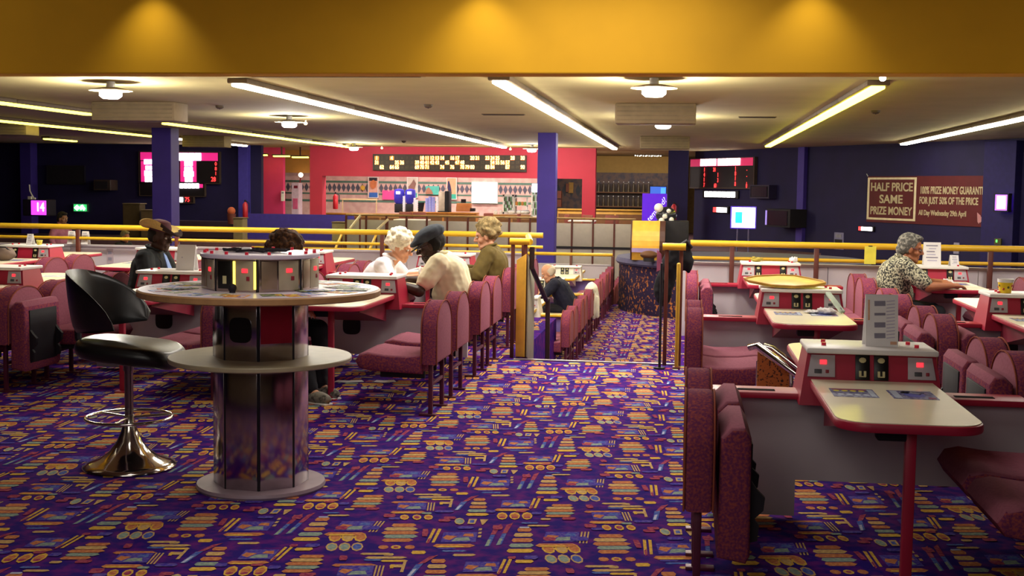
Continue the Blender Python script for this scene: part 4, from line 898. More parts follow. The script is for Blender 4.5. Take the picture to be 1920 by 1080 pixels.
cm = thing('coffee_machine', 'silver and black coffee machine on the kiosk counter', 'coffee machine', (at_y(832, 390, 38).x, 38.1, cz))
obj('body', MB().box((-.05, 0, .35), (.2, .4, .66), bev=.02), mat('machine_silver', 'c9b8a8', .35, metal=.3), cm); obj('side', MB().box((.12, 0, .35), (.14, .42, .7), bev=.02), M_dark, cm); obj('tray', MB().box((0, -.25, .05), (.3, .14, .04), bev=.008), M_dark, cm)
tl = thing('cash_till', 'wooden-fronted till box on the orange counter', 'till', (at_y(870, 397, 38).x, 37.95, at_y(870, 397, 37.7).z)); obj('body', MB().prism([(-.15, 0), (.2, 0), (.2, .26), (-.05, .26), (-.15, .12)], -.22, .22, 'x', bev=.01), mat('oak_till', 'a8622c', .5), tl); obj('screen', MB().box((-.02, .05, .33), (.16, .04, .12), bev=.01), M_dark, tl); obj('key_pad', MB().box((.28, 0, .06), (.16, .2, .1), bev=.01), M_dark, tl)
# fridges
def fridge(label, x0, x1, y0, y1, Y, lit):
    a, b = at_y(x0, y1, Y), at_y(x1, y0, Y); w = b.x-a.x; h = b.z-a.z; t = thing('display_fridge', label, 'fridge', ((a.x+b.x)/2, Y, a.z))
    obj('cabinet', MB().box((0, .35, h/2), (w, .6, h), bev=.015), M_dark, t)
    mb = MB()
    for s in (-1, 1): mb.box((s*(w/2-.03), .03, h/2), (.05, .06, h))
    mb.box((0, .03, h-.03), (w, .06, .06)); mb.box((0, .03, .03), (w, .06, .06)); obj('frame', mb, W_fr, t, sm=0)
    obj('back_glow', MB().box((0, .048, h*.5), (w-.1, .006, h-.1)), mat('fridge_inside', 'a8b8b0', .4, emit=.25), t)
    for k in range(4):
        z = .08+k*(h-.2)/4; o = obj('shelf', MB().box((0, .035, z), (w-.1, .03, .015)), W_fr, t)
        for j in range(6): obj('bottle', MB().lathe([(0, 0), (.028, 0), (.028, .11), (.012, .15), (.012, .18), (0, .18)], 8), [mat('bottle_dark', '4a3c30', .4), mat('bottle_green', '5c8c60', .4), mat('bottle_pale', 'c8ccd0', .4)][(j+k) % 3], o, loc=(-w*.36+j*w*.144, .025, z+.008))
    if lit: obj('sign_light', MB().box((.0, -.01, h-.12), (w-.06, .06, .26), bev=.02), glow('fridge_sign', (.8, .8, 1.), 4.), t)
    return t
fridge('white-framed glass display cabinet on the oak counter', 942, 964, 365, 401, 37.9, False)
fridge('tall dark drinks fridge with lit top beside the purple column', 995, 1012, 345, 408, 37.3, True)
mc = thing('snack_rack', 'low glass snack rack right of the glass cabinet', 'rack', (at_y(977, 400, 38).x, 38, at_y(977, 401, 38).z))
obj('frame', MB().box((0, 0, .25), (.4, .3, .02)).box((-.19, 0, .25), (.02, .3, .5)).box((.19, 0, .25), (.02, .3, .5)).box((0, 0, .5), (.4, .3, .02)), W_fr, mc)
for k in range(4): obj('snack', MB().box((-.14+.09*k, 0, .32), (.07, .1, .12), bev=.015), [mat('snack_orange', 'd88a3c', .5), mat('snack_green', '7cac4c', .5)][k % 2], mc)
for k, (x, r) in enumerate(((928, .07), (938, .05), (958, .12), (972, .09), (984, .16))):
    o = thing('plate_stack', ORD[k]+' white crockery stack from the left on the oak counter', 'crockery', (at_y(x, 402, 37.6).x, 37.72, at_y(x, 402, 37.5).z)); obj('plate', MB().lathe([(0, 0), (r*.7, 0), (r, .06), (r*.8, .1), (0, .1)], 18), W_fr, o); obj('top_plate', MB().lathe([(0, .1), (r*.6, .1), (r*.85, .13), (0, .12)], 18), M_cupw, o)
# fire extinguishers
def extinguisher(label, x, y1, Y, h=.55):
    q = at_y(x, y1, Y); t = thing('fire_extinguisher', label, 'fire extinguisher', tuple(q))
    obj('cylinder', MB().lathe([(0, 0), (.07, 0), (.08, .02), (.08, h*.72), (.03, h*.85), (0, h*.86)], 20), mat('extinguisher_red', 'b82430', .35), t)
    obj('valve', MB().box((0, 0, h*.9), (.05, .04, .08), bev=.01), M_dark, t); obj('hose', MB().tube([(.03, 0, h*.9), (.12, 0, h*.8), (.12, 0, h*.3)], .014, 8), M_dark, t); return t
extinguisher('red fire extinguisher at the left end of the kiosk counter', 629, 392, 37.5)
extinguisher('red fire extinguisher hanging by the purple edge left of the magenta wall', 460, 408, 35.6)
# low glass counter screen at left of kiosk
gs = thing('sneeze_guard', 'cream-framed glass screen standing on the left serving counter', 'screen', (at_y(674, 397, 37.8).x, 37.8, at_y(674, 399, 37.6).z))
obj('frame', MB().box((-.55, 0, .21), (.03, .03, .42)).box((.55, 0, .21), (.03, .03, .42)).box((0, 0, .42), (1.15, .05, .05)), mat('cream_metal', 'c0a880', .4), gs)
mg = bpy.data.materials.new('clear_glass'); mg.use_nodes = True; _b = mg.node_tree.nodes['Principled BSDF']; _b.inputs['Transmission Weight'].default_value = 1; _b.inputs['Roughness'].default_value = .05; _b.inputs['Base Color'].default_value = (.95, .97, .96, 1)
obj('glass', MB().box((0, 0, .2), (1.06, .008, .38)), mg, gs)
# small things in the lit passage left of the portal
t, i_ = panel('vending_machine', 'tall narrow white and pink cabinet in the passage left of the portal', 'cabinet', 547, 343, 560, 438, 40.0, mat('cabinet_white', 'd8c0c8', .5, emit=.1), None, .4, extra=[('pink_panel', 549, 372, 558, 392, mat('panel_pink', 'e86c98', .5)), ('red_panel', 551, 348, 558, 353, mat('panel_red', '8a2c3c', .5))])
t, i_ = panel('sign', 'small pale notice at the edge of the magenta wall', 'sign', 527, 358, 533, 377, 37.9, W_fr, None, extra=[('heading', 528, 360, 532, 363, M_ink)])
q = at_y(564, 328, 40.2); o = thing('wall_lamp', 'small round wall lamp in the passage', 'lamp', (q.x, 40.2, q.z)); obj('globe', MB().ell((0, 0, 0), (.08, .08, .08)), glow('globe_warm', (1., .8, .5), 6), o); obj('arm', MB().cyl((0, 0, 0), (-.06, .1, -.25), .02), mat('red_arm', '8a2430', .5), o)
for k, (x, w) in enumerate(((486, 30), (528, 26), (563, 24))):
    q = at_y(x, 291+k*2, 37.4); o = thing('ceiling_light', ORD[k]+' of three small yellow ceiling lights above the magenta wall', 'ceiling light', (q.x, 37.4, 2.8)); dz = q.z-2.8; obj('housing', MB().box((0, 0, dz+.04), (.55, .25, .04), bev=.01).box((0, 0, dz/2), (.04, .04, -dz)), M_house, o); obj('diffuser', MB().box((0, 0, dz), (.5, .18, .04), bev=.01), G_warm, o)
# balustrade: pale panels, brown posts, thin rails
bl_ = MB(); u, v = at_y(650, 430, 33.).x, at_y(1192, 430, 33.).x
M_bal = mat('balustrade_grey', 'b0a69c', .6, var=.04)
bt = thing('balustrade', 'pale panelled balustrade with brown posts across the far edge of the pit', 'balustrade', ((u+v)/2, 32.95, -1.25)); w = v-u
for k in range(14):
    x = -w/2 + w*(k+.5)/14; obj('panel', MB().box((x, 0, 1.62), (w/14-.05, .03, .62), bev=.004), M_bal, bt)
for k in range(14):
    x = -w/2 + w*(k+.5)/14; obj('panel', MB().box((x, 0, .65), (w/14-.05, .03, 1.22), bev=.004), M_bal, bt)
for k in range(15): obj('post', MB().box((-w/2+w*k/14, 0, 1.02), (.05, .06, 2.05)), M_brown, bt)
obj('top_rail', MB().cyl((-w/2, 0, 2.06), (w/2, 0, 2.06), .03, 10), mat('tan_rail', '9a7a4c', .5), bt); obj('middle_rail', MB().box((0, -.02, 1.28), (w, .05, .06)), M_dark, bt)
for k, (x0, y0, x1, y1, lb, yel) in enumerate(((675, 405, 655, 430, 'pale sloping stair handrail, left of the far ramp pair', 0), (727, 412, 706, 432, 'pale sloping stair handrail, right of the far ramp pair', 0), (641, 438, 628, 468, 'yellow sloping handrail below the far stairs, left one', 1), (706, 438, 693, 468, 'yellow sloping handrail below the far stairs, right one', 1))):
    a, b = at_y(x0, y0, 32.3), at_y(x1, y1, 31.3); o = thing('stair_rail', lb, 'handrail', (a.x, a.y, a.z)); obj('rail', MB().cyl((0, 0, 0), b-a, .035, 10), [mat('pale_rail', 'b0a078', .5), M_yel][yel], o); obj('post', MB().cyl((0, 0, 0), (0, 0, -.9), .025), M_brown, o)
# tables and chairs glimpsed beyond the balustrade
M_gl = mat('polished_metal_top', 'd8d4d0', .15, metal=.8)
for k, (x, y, Y, w, lb) in enumerate(((773, 411, 34.0, .75, 'round-edged shiny table beyond the balustrade, left'), (955, 419, 33.8, .9, 'shiny white table beyond the balustrade, beside the purple column'), (1092, 413, 34.2, .6, 'small shiny table beyond the balustrade, right of the column'))):
    q = at_y(x, y, Y); t = thing('cafe_table', lb, 'table', (q.x, Y, 0)); h = max(.5, q.z); obj('tabletop', MB().box((0, 0, h-.02), (w*1.25, .7, .04), bev=.015), M_ledge, t)
    for sx in (-1, 1): obj('leg', MB().cyl((sx*w*.45, 0, 0), (sx*w*.45, 0, h-.04), .025), M_chrome, t)
def cafe_chair(lb, x, Y, rz):
    t = thing('cafe_chair', lb, 'chair', (x, Y, 0), rz)
    obj('seat', MB().box((0, 0, .44), (.4, .4, .05), bev=.02), mat('cafe_seat', '7a3c30', .6), t); obj('backrest', MB().box((0, .19, .72), (.4, .04, .3), bev=.02), mat('cafe_seat', '7a3c30', .6), t)
    for sx in (-1, 1):
        for sy in (-1, 1): obj('leg', MB().cyl((sx*.17, sy*.17, 0), (sx*.17, sy*.19, .86 if sy > 0 else .43), .014, 8), M_chrome, t)
for k, x in enumerate((758, 790, 925, 985, 1075, 1110, 1150)): cafe_chair(ORD[k]+' chrome-legged cafe chair beyond the balustrade, from the left', at_y(x, 410, 35.1).x, 35.1, .5*k)
# ---- bar shelf bottles on the right
bs_ = thing('bar_shelf', 'dark back-bar shelf of bottles behind the ochre bar', 'shelf', (at_y(1165, 385, 43.5).x, 43.6, 0)); w = at_y(1225, 385, 43.5).x-at_y(1108, 385, 43.5).x
for z in (1.0, 1.5): obj('board', MB().box((0, 0, z), (w, .25, .04)), M_oakd, bs_)
obj('back', MB().box((0, .2, 1.25), (w, .03, 1.1)), mat('bar_back', '40302c', .5), bs_)
bot0 = None
for r_, z in enumerate((1.02, 1.52)):
    for k in range(12):
        lb = f'bar bottle, {ORD[k]} from the left on the {"lower" if r_ == 0 else "upper"} back-bar shelf'; X_ = bs_.location.x-w/2+w*(k+.6)/12.5
        if bot0 is None:
            bot0 = o = thing('bar_bottle', lb, 'bottle', (X_, 43.55, z), 0, 'bottles on the back bar'); obj('glass', MB().lathe([(0, 0), (.045, 0), (.045, .2), (.018, .27), (.018, .33), (0, .33)], 14), mat('bottle_amber', '4a3820', .3, col2='6a6040', scale=4), o); obj('cap', MB().cyl((0, 0, .33), (0, 0, .36), .02, 10), M_ledge, o)
        else: dup(bot0, (X_, 43.55, z), 0, lb)
t, i_ = panel('poster', 'tall amber poster on the dark bar wall right of the purple column', 'poster', 1066, 342, 1075, 362, 43.9, mat('poster_amber', 'b88a34', .5), None, extra=[('figure', 1061, 344, 1067, 360, mat('poster_rust', '8a4c30', .5))])
t, i_ = panel('picture', 'small grey picture on the dark bar wall', 'picture', 1170, 343, 1181, 361, 43.9, mat('picture_grey', '8a7870', .5), mat('picture_frame', '3c302c', .5))
t, i_ = panel('cabinet', 'tall reddish display cabinet beside the purple column', 'cabinet', 1045, 358, 1052, 388, 42, mat('cabinet_rust', '7a3c24', .5), None, .3, extra=[('shelf', 1045, 372, 1052, 374, M_dark)])
q = at_y(1215, 299, 42); cl = thing('cluster_light', 'cluster of tiny bright ceiling bulbs above the bar', 'ceiling light', (q.x, 42, 2.8)); obj('plate', MB().box((0, 0, -.01), (1., .6, .02)), M_house, cl)
for k in range(14): obj('bulb', MB().ell((-.42+.065*k, -.25+.5*(k % 3)/2, -.05), (.017, .017, .017), seg=8, rings=6), glow('bulb_warm', (1., .95, .8), 8), cl)
# purple sign
sgY = 33.6; a = at_y(1227, 415, sgY); sg = thing('script_sign', 'bright purple panel with white script lettering behind the caller\'s desk', 'sign', (a.x, sgY, 0)); i_ = Matrix.Translation((-a.x, -sgY, 0))
o = obj('panel', pbox(1204, 363, 1250, 418, sgY, .12), mat('vivid_purple', '5a14d8', .5, emit=.55), sg, sm=0); o.data.transform(i_)
o = obj('stand', MB().box((a.x, sgY+.06, .35), (.5, .1, .7)), M_dark, sg); o.data.transform(i_)
q = at_y(1231, 394, sgY); o = text('lettering', 'tempted?', .2, mat('letter_white', 'f0ecff', .5, emit=.8), sg, Matrix.Translation(q + Vector((0, -.01, 0))) @ FRONT @ RZ(math.radians(52)), ext=.004, shear=.3); o.data.transform(i_)
t, i_ = panel('screen', 'blue glowing screen above the purple panel', 'screen', 1219, 350, 1249, 364, 35.5, glow('screen_blue', (.03, .1, .5), 1.), M_dark, extra=[('bright_patch', 1239, 352, 1248, 363, glow('screen_cyan', (.06, .3, .9), 1.2))])
# ---- round stage with caller's desk
DX, DY = 1.09, 24.15
ds = thing('round_stage', 'round caller\'s stage faced in orange and purple patterned carpet', 'stage', (DX, DY, -1.25))
obj('drum', MB().lathe([(0, 0), (2.36, 0), (2.36, 1.46), (0, 1.46)], 96), mat('stage_pattern', '221238', .95, col2='b8702c', lo=.55, hi=.66, scale=15), ds, sm=30)
obj('lip', MB().lathe([(2.2, 1.44), (2.4, 1.44), (2.43, 1.48), (2.4, 1.56), (0, 1.56)], 96), mat('stage_lip', '4a4668', .7), ds, sm=30)
zt = .31
q = at_y(1210, 470, 22.6); dk = thing('caller_desk', 'curved yellow caller\'s desk with a purple stripe standing on the round stage', 'desk', (q.x, 22.75, zt)); prof = []
hh = at_y(1210, 415, 22.6).z - zt
for i in range(9): t_ = i/8; prof.append((-.12*math.sin(PI*(t_*.9+.05))*1.2 + .1*t_, hh*t_))
wd = at_y(1237, 450, 22.6).x-at_y(1185, 450, 22.6).x
obj('front', MB().prism(prof + [(.35, hh), (.35, 0)], -wd/2, wd/2, 'x'), mat('desk_yellow', 'e8b040', .4, emit=.1), dk, sm=0)
obj('stripe', MB().box((0, -.145, hh*.26), (wd*.995, .06, .075)), mat('desk_stripe', '9480b0', .5), dk)
for u_, v_ in ((wd/2, wd/2+.1), (-wd/2-.025, -wd/2)): obj('side', MB().prism([(y-.012, z) for y, z in prof] + [(.4, hh), (.4, 0)], u_, v_, 'x'), mat('desk_brown', '4a2418', .5), dk, sm=0)
mq = at_y(1248, 440, 23.3); mcx = thing('ball_machine', 'dark ball machine with white spheres beside the yellow desk', 'ball machine', (mq.x, 23.4, zt))
obj('cabinet', MB().box((.12, 0, .36), (.62, .5, .72), bev=.03), M_dark, mcx); obj('dome', MB().ell((0, 0, .82), (.2, .2, .16)), mat('dome_dark', '2a2a34', .2), mcx)
for k, (x, y, z, r) in enumerate(((-.14, -.15, .96, .085), (-.02, -.18, .80, .05), (.05, -.16, .9, .045), (.1, -.15, .74, .05), (-.08, -.19, .72, .055))): obj('ball', MB().ell((x, y, z), (r, r, r)), M_ledge, mcx)
cq = at_y(1216, 475, 22.1); st_ = thing('stool', 'low brown padded stool in front of the yellow desk', 'stool', (cq.x, 22.32, zt)); obj('seat', MB().ell((0, 0, .12), (.16, .14, .075)), mat('brown_pad', '5c3a22', .7), st_); obj('base', MB().cyl((0, 0, 0), (0, 0, .16), .1), M_dark, st_)
# ---- back-left wall: boards, screens, sign
YB = 35.98
G_wht = glow('led_white', (1., .96, 1.), 6.); G_mag = glow('led_magenta', (.75, .02, .22), .85); G_redt = glow('led_red_digit', (1., .03, .03), 4.)
def ledboard(nm, label, Y, box_, blobs, digits, bands, cat='scoreboard'):
    x0, y0, x1, y1 = box_; t, i_ = panel(nm, label, cat, x0, y0, x1, y1, Y-.12, mat('board_black', '120c12', .5), mat('board_frame', '4a3c34', .5), .1)
    for k, (a, b, c, d) in enumerate(bands): o = obj('lit_band', pbox(a, b, c, d, Y-.14, .02, bev=.004), G_mag, t, sm=0); o.data.transform(i_)
    for (a, b, c, d) in blobs: o = obj('lit_letters', blobby(a, b, c, d, Y-.16), G_wht, t); o.data.transform(i_)
    for (a, b, c, d, s_) in digits: 
        q = at_y((a+c)/2, (b+d)/2, Y-.15); h = (d-b)*Y/2300*1.02; o = text('red_digits', s_, h*1.35, G_redt, t, Matrix.Translation(q) @ FRONT, ext=.004, xs=.8); o.data.transform(i_)
    return t, i_
def blobby(a, b, c, d, Y):
    """row of over-bright rounded letter shapes"""
    mb = MB(); n_ = max(1, round((c-a)/(d-b)*1.15)); s_ = (c-a)/n_
    for k in range(n_): pbox(a+s_*k+.3, b, a+s_*(k+1)-.3, d, Y, .02, mb, bev=.009)
    return mb
ledboard('bingo_scoreboard', 'dark scoreboard with magenta header and white glowing rows behind the left column', YB, (261, 285, 411, 343),
    [(269.5, 299, 288, 308), (272, 311, 286, 318), (270, 320, 288, 330), (271, 331, 287, 341), (329, 287, 377, 301), (345, 302, 361, 311), (345, 313, 361, 320), (344, 321, 363, 331), (346, 332, 361, 341)],
    [(400, 304, 409, 311, '0'), (400, 313, 409, 320, '8'), (400, 322, 409, 329, '1'), (391, 332, 409, 341, '28'), (330, 304, 338, 310, '1'), (330, 312, 338, 320, '8'), (330, 322, 338, 329, '1'), (330, 332, 338, 339, '1')],
    [(263, 286, 408, 301), (264, 302, 293, 341), (338, 302, 368, 341)])
ledboard('led_sign', 'lower dark panel with a glowing white line under the left scoreboard', YB, (262, 344, 383, 367), [(329, 344, 373, 353)], [], [(360, 345, 380, 352)])
ledboard('led_sign', 'small red and white light below the left scoreboard', YB, (325, 369, 362, 380), [(329, 370, 343, 379)], [(345, 370, 357, 379, '75')], [])
t, i_ = panel('exit_sign', 'green lit exit sign with white arrow on the dark left wall', 'exit sign', 138, 383, 163, 396, YB-.1, glow('exit_green', (.03, .5, .12), 1.), mat('exit_frame', '3c5c48', .5), .06)
poly_on(t, i_, 'arrow', [(139, 389.5), (145, 384), (145, 387), (148, 387), (148, 392), (145, 392), (145, 395)], YB-.12, G_wht); poly_on(t, i_, 'running_figure', [(152, 385), (155, 384), (157, 388), (160, 391), (157, 395), (155, 391), (151, 394), (150, 389)], YB-.12, G_wht)
t, i_ = panel('screen', 'large dark unlit screen on the dark left wall', 'screen', 88, 311, 157, 345, YB-.08, M_dark, mat('screen_edge', '1a1626', .5), .08)
tv = thing('television', 'small unlit television bracketed to the dark left wall', 'television', tuple(at_y(191, 357, YB-.3))); Lc = Matrix.Translation(-tv.location)
for nm, mb, m in (('casing', pbox(175, 337, 207, 357, YB-.55, .5, bev=.02), mat('tv_brown', '3a2c28', .5)), ('screen', pbox(178, 340, 201, 354, YB-.57, .04), M_dark)): obj(nm, mb, m, tv, sm=0).data.transform(Lc)
tv = thing('television', 'glowing magenta television hanging on the far left pilaster', 'television', tuple(at_y(72, 403, 33))); Lc = Matrix.Translation(-tv.location)
for nm, mb, m in (('casing', pbox(42, 374, 86, 405, 33.06, .6, bev=.03), M_dark), ('screen', pbox(58, 376, 85, 403, 33., .06, bev=.01), glow('screen_magenta', (.6, .04, .85), 2.2)), ('bracket', pbox(52, 368, 58, 376, 33.2, .1), W_fr)): obj(nm, mb, m, tv, sm=0).data.transform(Lc)
o = text('screen_number', '14', .36, G_wht, tv, Matrix.Translation(at_y(75, 389, 32.98)) @ FRONT, ext=.003, xs=.75); o.data.transform(Lc)
a = [at_y(x, y, 33.3) for x, y in ((55, 346), (56, 358), (60, 366), (64, 373))]; o = thing('cable', 'pale loose cable running down to the magenta television', 'cable', tuple(a[0])); obj('cord', MB().tube([q-a[0] for q in a], .02, 6), W_fr, o)
obj('plug', MB().box(a[-1]-a[0], (.08, .06, .08)), W_fr, o)
# dim furniture on the left far side
for k, (x0, y0, x1, y1, Y, lb, m) in enumerate(((230, 383, 262, 444, 34.5, 'dim brown stacked display stand left of the left column', '4a3a20'), (264, 395, 290, 445, 34.3, 'brown upholstered box seat beside the left column', '5c4a30'), (437, 410, 455, 451, 33.5, 'beige waste bin before the far purple wall', '7a6c4c'), (622, 418, 654, 457, 33.6, 'beige cabinet before the purple low wall', 'a09470'), (460, 408, 462, 409, 34, '', ''))):
    if not lb: continue
    q = at_y((x0+x1)/2, y1, Y); t = thing(['display_stand', 'box_seat', 'waste_bin', 'cabinet'][k], lb, ['stand', 'seat', 'bin', 'cabinet'][k], tuple(q)); Lc = Matrix.Translation(-q)
    obj('body', pbox(x0, y0, x1, y1, Y, .4, bev=.02), mat('dim_%d' % k, m, .7), t, sm=0).data.transform(Lc); obj('top', pbox(x0-1, y0-2, x1+1, y0, Y-.03, .46, bev=.01), mat('dim_top', '6c5c40', .6), t, sm=0).data.transform(Lc)
fp = thing('flower_pot', 'small dark plant stand with reddish flowers beside the magenta wall', 'plant', tuple(at_y(434, 420, 34.5))); obj('pot', MB().lathe([(0, 0), (.1, 0), (.13, .3), (0, .3)], 16), M_brown, fp); obj('flower', MB().ell((0, 0, .38), (.12, .1, .12)), mat('flower_rust', 'a8502c', .7), fp)
sf = thing('sofa', 'long low dark upholstered bench below the scoreboard', 'sofa', tuple(at_y(380, 447, 34.6))); Lc = Matrix.Translation(-sf.location)
for nm, mb in (('backrest', pbox(332, 414, 440, 432, 34.9, .2, bev=.03)), ('seat', pbox(332, 430, 440, 447, 34.5, .6, bev=.03))): obj(nm, mb, mat('sofa_dark', '2a1626', .8), sf, sm=0).data.transform(Lc)
# ---- slanted right wall
def wthing(nm, label, cat, x0, y0, x1, y1, m, d=.05, off=.0, frame=None):
    c, w, h = on_wall(x0, y0, x1, y1); t = thing(nm, label, cat); t.matrix_world = wall_frame(c + WN*off)
    obj('board', MB().box((0, -d/2, 0), (w, d, h), bev=min(.01, d*.2)), m, t, sm=0)
    if frame: obj('frame', MB().box((0, -d/2, h/2), (w+.04, d+.02, .03)).box((0, -d/2, -h/2), (w+.04, d+.02, .03)).box((-w/2, -d/2, 0), (.03, d+.02, h)).box((w/2, -d/2, 0), (.03, d+.02, h)), frame, t, sm=0)
    return t, w, h
sgn = 1 if (Matrix.Rotation(WANG, 3, 'Z') @ Vector((0, -1, 0))).dot(WN) > 0 else -1
assert sgn == 1
def wp(t, w, h, nm, u0, v0, u1, v1, m, d, th=.01, bev=.0):
    """piece on a wall thing; u,v in 0..1 from top left"""
    return obj(nm, MB().box((-w/2+w*(u0+u1)/2, -d-th/2, h/2-h*(v0+v1)/2), (w*(u1-u0), th, h*(v1-v0)), bev=bev), m, t, sm=0)
t, w, h = wthing('banner', 'dark red banner reading half price same prize money on the purple right wall', 'banner', 1622, 330, 1851, 421, mat('banner_red', '560e1a', .7, var=.12, scale=3), .02, .0)
M_bt = mat('banner_cream', 'd8c8a8', .6, emit=.06)
def wtext(s, size, u, v, m, al='LEFT', shear=0., xs=1., nm='lettering'): return text(nm, s, size, m, t, Matrix.Translation((-w/2+w*u, -.026, h/2-h*v)) @ FRONT, ext=.003, align=al, shear=shear, xs=xs, bold=size*.022)
mb = MB(); X0, X1, Z0, Z1 = -w/2+w*.012, -w/2+w*.415, h/2-h*.05, h/2-h*.92
for (c, d_) in ((((X0+X1)/2, -.024, Z0), (X1-X0, .01, .05)), (((X0+X1)/2, -.024, Z1), (X1-X0, .01, .05)), ((X0, -.024, (Z0+Z1)/2), (.07, .01, Z0-Z1+.05)), ((X1, -.024, (Z0+Z1)/2), (.07, .01, Z0-Z1+.05))): mb.box(c, d_, bev=.004)
obj('border', mb, M_bt, t, sm=0)
M_bt2 = mat('banner_tan', 'b8a888', .6, emit=.04)
hz = h*.25
for s_, v_, sz, xs_ in (('HALF PRICE', .24, hz*1.0, 1.), ('SAME', .50, hz*1.0, 1.15), ('PRIZE MONEY', .75, hz*.95, 1.)):
    o = wtext(s_, sz, .213, v_, M_bt2, 'CENTER'); ww = max(v.co.x for v in o.data.vertices)-min(v.co.x for v in o.data.vertices); target = (w*.36 if s_ != 'SAME' else w*.2); cx_ = -w/2+w*.213
    for v in o.data.vertices: v.co.x = cx_ + (v.co.x-cx_)*target/ww
for s_, v_, sz, tw_ in (('100% PRIZE MONEY GUARANTEE', .30, h*.21, .50), ('FOR JUST 50% OF THE PRICE', .51, h*.2, .45), ('All Day Wednesday 29th April', .76, h*.15, .37)):
    o = wtext(s_, sz, .45, v_, M_bt2, 'LEFT'); x0_ = min(v.co.x for v in o.data.vertices); ww = max(v.co.x for v in o.data.vertices)-x0_
    for v in o.data.vertices: v.co.x = x0_ + (v.co.x-x0_)*w*tw_/ww
mb = MB()
for k in range(7): mb.prism([(-w/2+w*(.9+.012*k), h/2-h*(.72+.05*(k % 3))), (-w/2+w*(.925+.008*k), h/2-h*(.78+.03*(k % 4))), (-w/2+w*(.915+.01*k), h/2-h*(.94-.02*k)), (-w/2+w*(.905+.01*k), h/2-h*.9)], -.03, -.022, 'y')
obj('logo_shapes', mb, mat('logo_pink', 'c88a94', .6), t, sm=0)
obj('rope', MB().tube([(-w/2, -.02, h/2), (-w/2-.06, -.01, h/2+.06)], .01, 6).tube([(w/2, -.02, h/2), (w/2+.05, -.01, h/2+.08)], .01, 6), M_ledge, t)
t, w, h = wthing('bingo_scoreboard', 'dark scoreboard with red header and white glowing letters on the right wall', 'scoreboard', 1298, 297, 1416, 353, mat('board_black2', '140e16', .5), .1, 0, mat('board_frame', '4a3c34', .5))
wp(t, w, h, 'lit_band', .0, .0, .98, .26, glow('led_magenta2', (.55, .02, .1), .8), .1)
for (a, b) in ((.17, .43), (.45, .80)): 
    n_ = 4 if b-a < .3 else 6
    for k in range(n_): wp(t, w, h, 'lit_letters', a+(b-a)*k/n_+.004, .01, a+(b-a)*(k+1)/n_-.004, .24, G_wht, .11, .015, .006)
for (u, v, s_) in ((.24, .38, '1'), (.24, .55, '4'), (.24, .72, '1'), (.24, .9, '7'), (.40, .38, '24'), (.46, .56, '1'), (.46, .74, '3'), (.42, .92, '60'), (.73, .36, '1'), (.73, .52, '8'), (.73, .68, '1'), (.73, .86, '8'), (.9, .36, '.'), (.9, .56, '.'), (.9, .76, '.'), (.9, .92, '0')): text('red_digits', s_, h*.2, G_redt, t, Matrix.Translation((-w/2+w*u, -.115, h/2-h*v)) @ FRONT, ext=.004, xs=.7)
def wled(nm, label, x0, y0, x1, y1, n_, red=False):
    t, w, h = wthing(nm, label, 'led sign', x0, y0, x1, y1, mat('board_black2', '140e16', .5), .06, 0)
    for k in range(n_): wp(t, w, h, 'lit_letters', .06+.88*k/n_, .15, .06+.88*(k+1)/n_-.02, .85, G_redt if (red and k == 0) else G_wht, .06, .012, .005)
wled('led_sign', 'white glowing line of letters under the right scoreboard', 1320, 357, 1386, 372, 7)
wled('led_sign', 'small white glowing sign below the right scoreboard', 1339, 387, 1368, 400, 4, True)
wled('led_sign', 'tiny red and white led sign below the banner', 1612, 424, 1641, 434, 5, True)
ps = at_y(1394, 407, 30.); sc = thing('screen_on_stand', 'bright white and violet screen on two thin poles before the right wall', 'screen', (ps.x, 30., -1.25))
z0, z1 = at_y(1394, 427, 30).z+1.25, at_y(1394, 389, 30).z+1.25; w = at_y(1416, 400, 30).x-at_y(1372, 400, 30).x
obj('casing', MB().box((0, .08, (z0+z1)/2), (w+.06, .12, z1-z0+.06), bev=.02), mat('violet_case', '4a2cc0', .5, emit=.4), sc); obj('screen', MB().box((0, .01, (z0+z1)/2), (w, .02, z1-z0)), glow('screen_white', (.93, .86, 1.), 4.), sc)
obj('logo', MB().box((-w*.2, -.005, (z0+z1)/2), (w*.3, .012, (z1-z0)*.55), bev=.004), glow('screen_teal', (.02, .5, .6), 1.6), sc)
for s in (-1, 1): obj('pole', MB().cyl((s*.15, .08, 0), (s*.13, .08, z0), .02, 10), mat('pole_grey', '6c6488', .4, metal=.5), sc)
obj('base', MB().box((0, .08, .02), (.6, .4, .04), bev=.01), M_dark, sc)
t, w, h = wthing('television', 'boxy dark television bracketed beside the purple pilaster', 'television', 1468, 392, 1512, 426, M_dark, .55, 0); wp(t, w, h, 'screen', .06, .1, .9, .9, mat('tv_glass', '1a1428', .2), .55, .02); wp(t, w, h, 'side_glint', -.03, .1, .03, .9, glow('glint_violet', (.35, .25, .8), .8), .5, .06)
t, w, h = wthing('television', 'small dark unlit screen right of the scoreboard', 'television', 1421, 348, 1455, 371, M_dark, .25, 0, mat('screen_edge2', '2c2444', .5)); wp(t, w, h, 'screen', .08, .1, .92, .9, mat('tv_glass', '1a1428', .2), .25, .02)
t, w, h = wthing('screen', 'violet lit screen at the right end of the wall', 'screen', 1889, 364, 1913, 396, glow('screen_violet', (.32, .1, 1.), 2.2), .08, .28, M_dark); wp(t, w, h, 'bright_centre', .2, .12, .82, .86, glow('screen_lilac', (.8, .7, 1.), 3.), .08, .01)
t, w, h = wthing('exit_sign', 'tiny dim green sign low on the right end of the wall', 'sign', 1885, 447, 1897, 459, mat('dim_sign', '4a4420', .6), .04, .28); wp(t, w, h, 'light', .3, .2, .5, .6, glow('green_dot', (.1, .8, .1), 2.), .04)
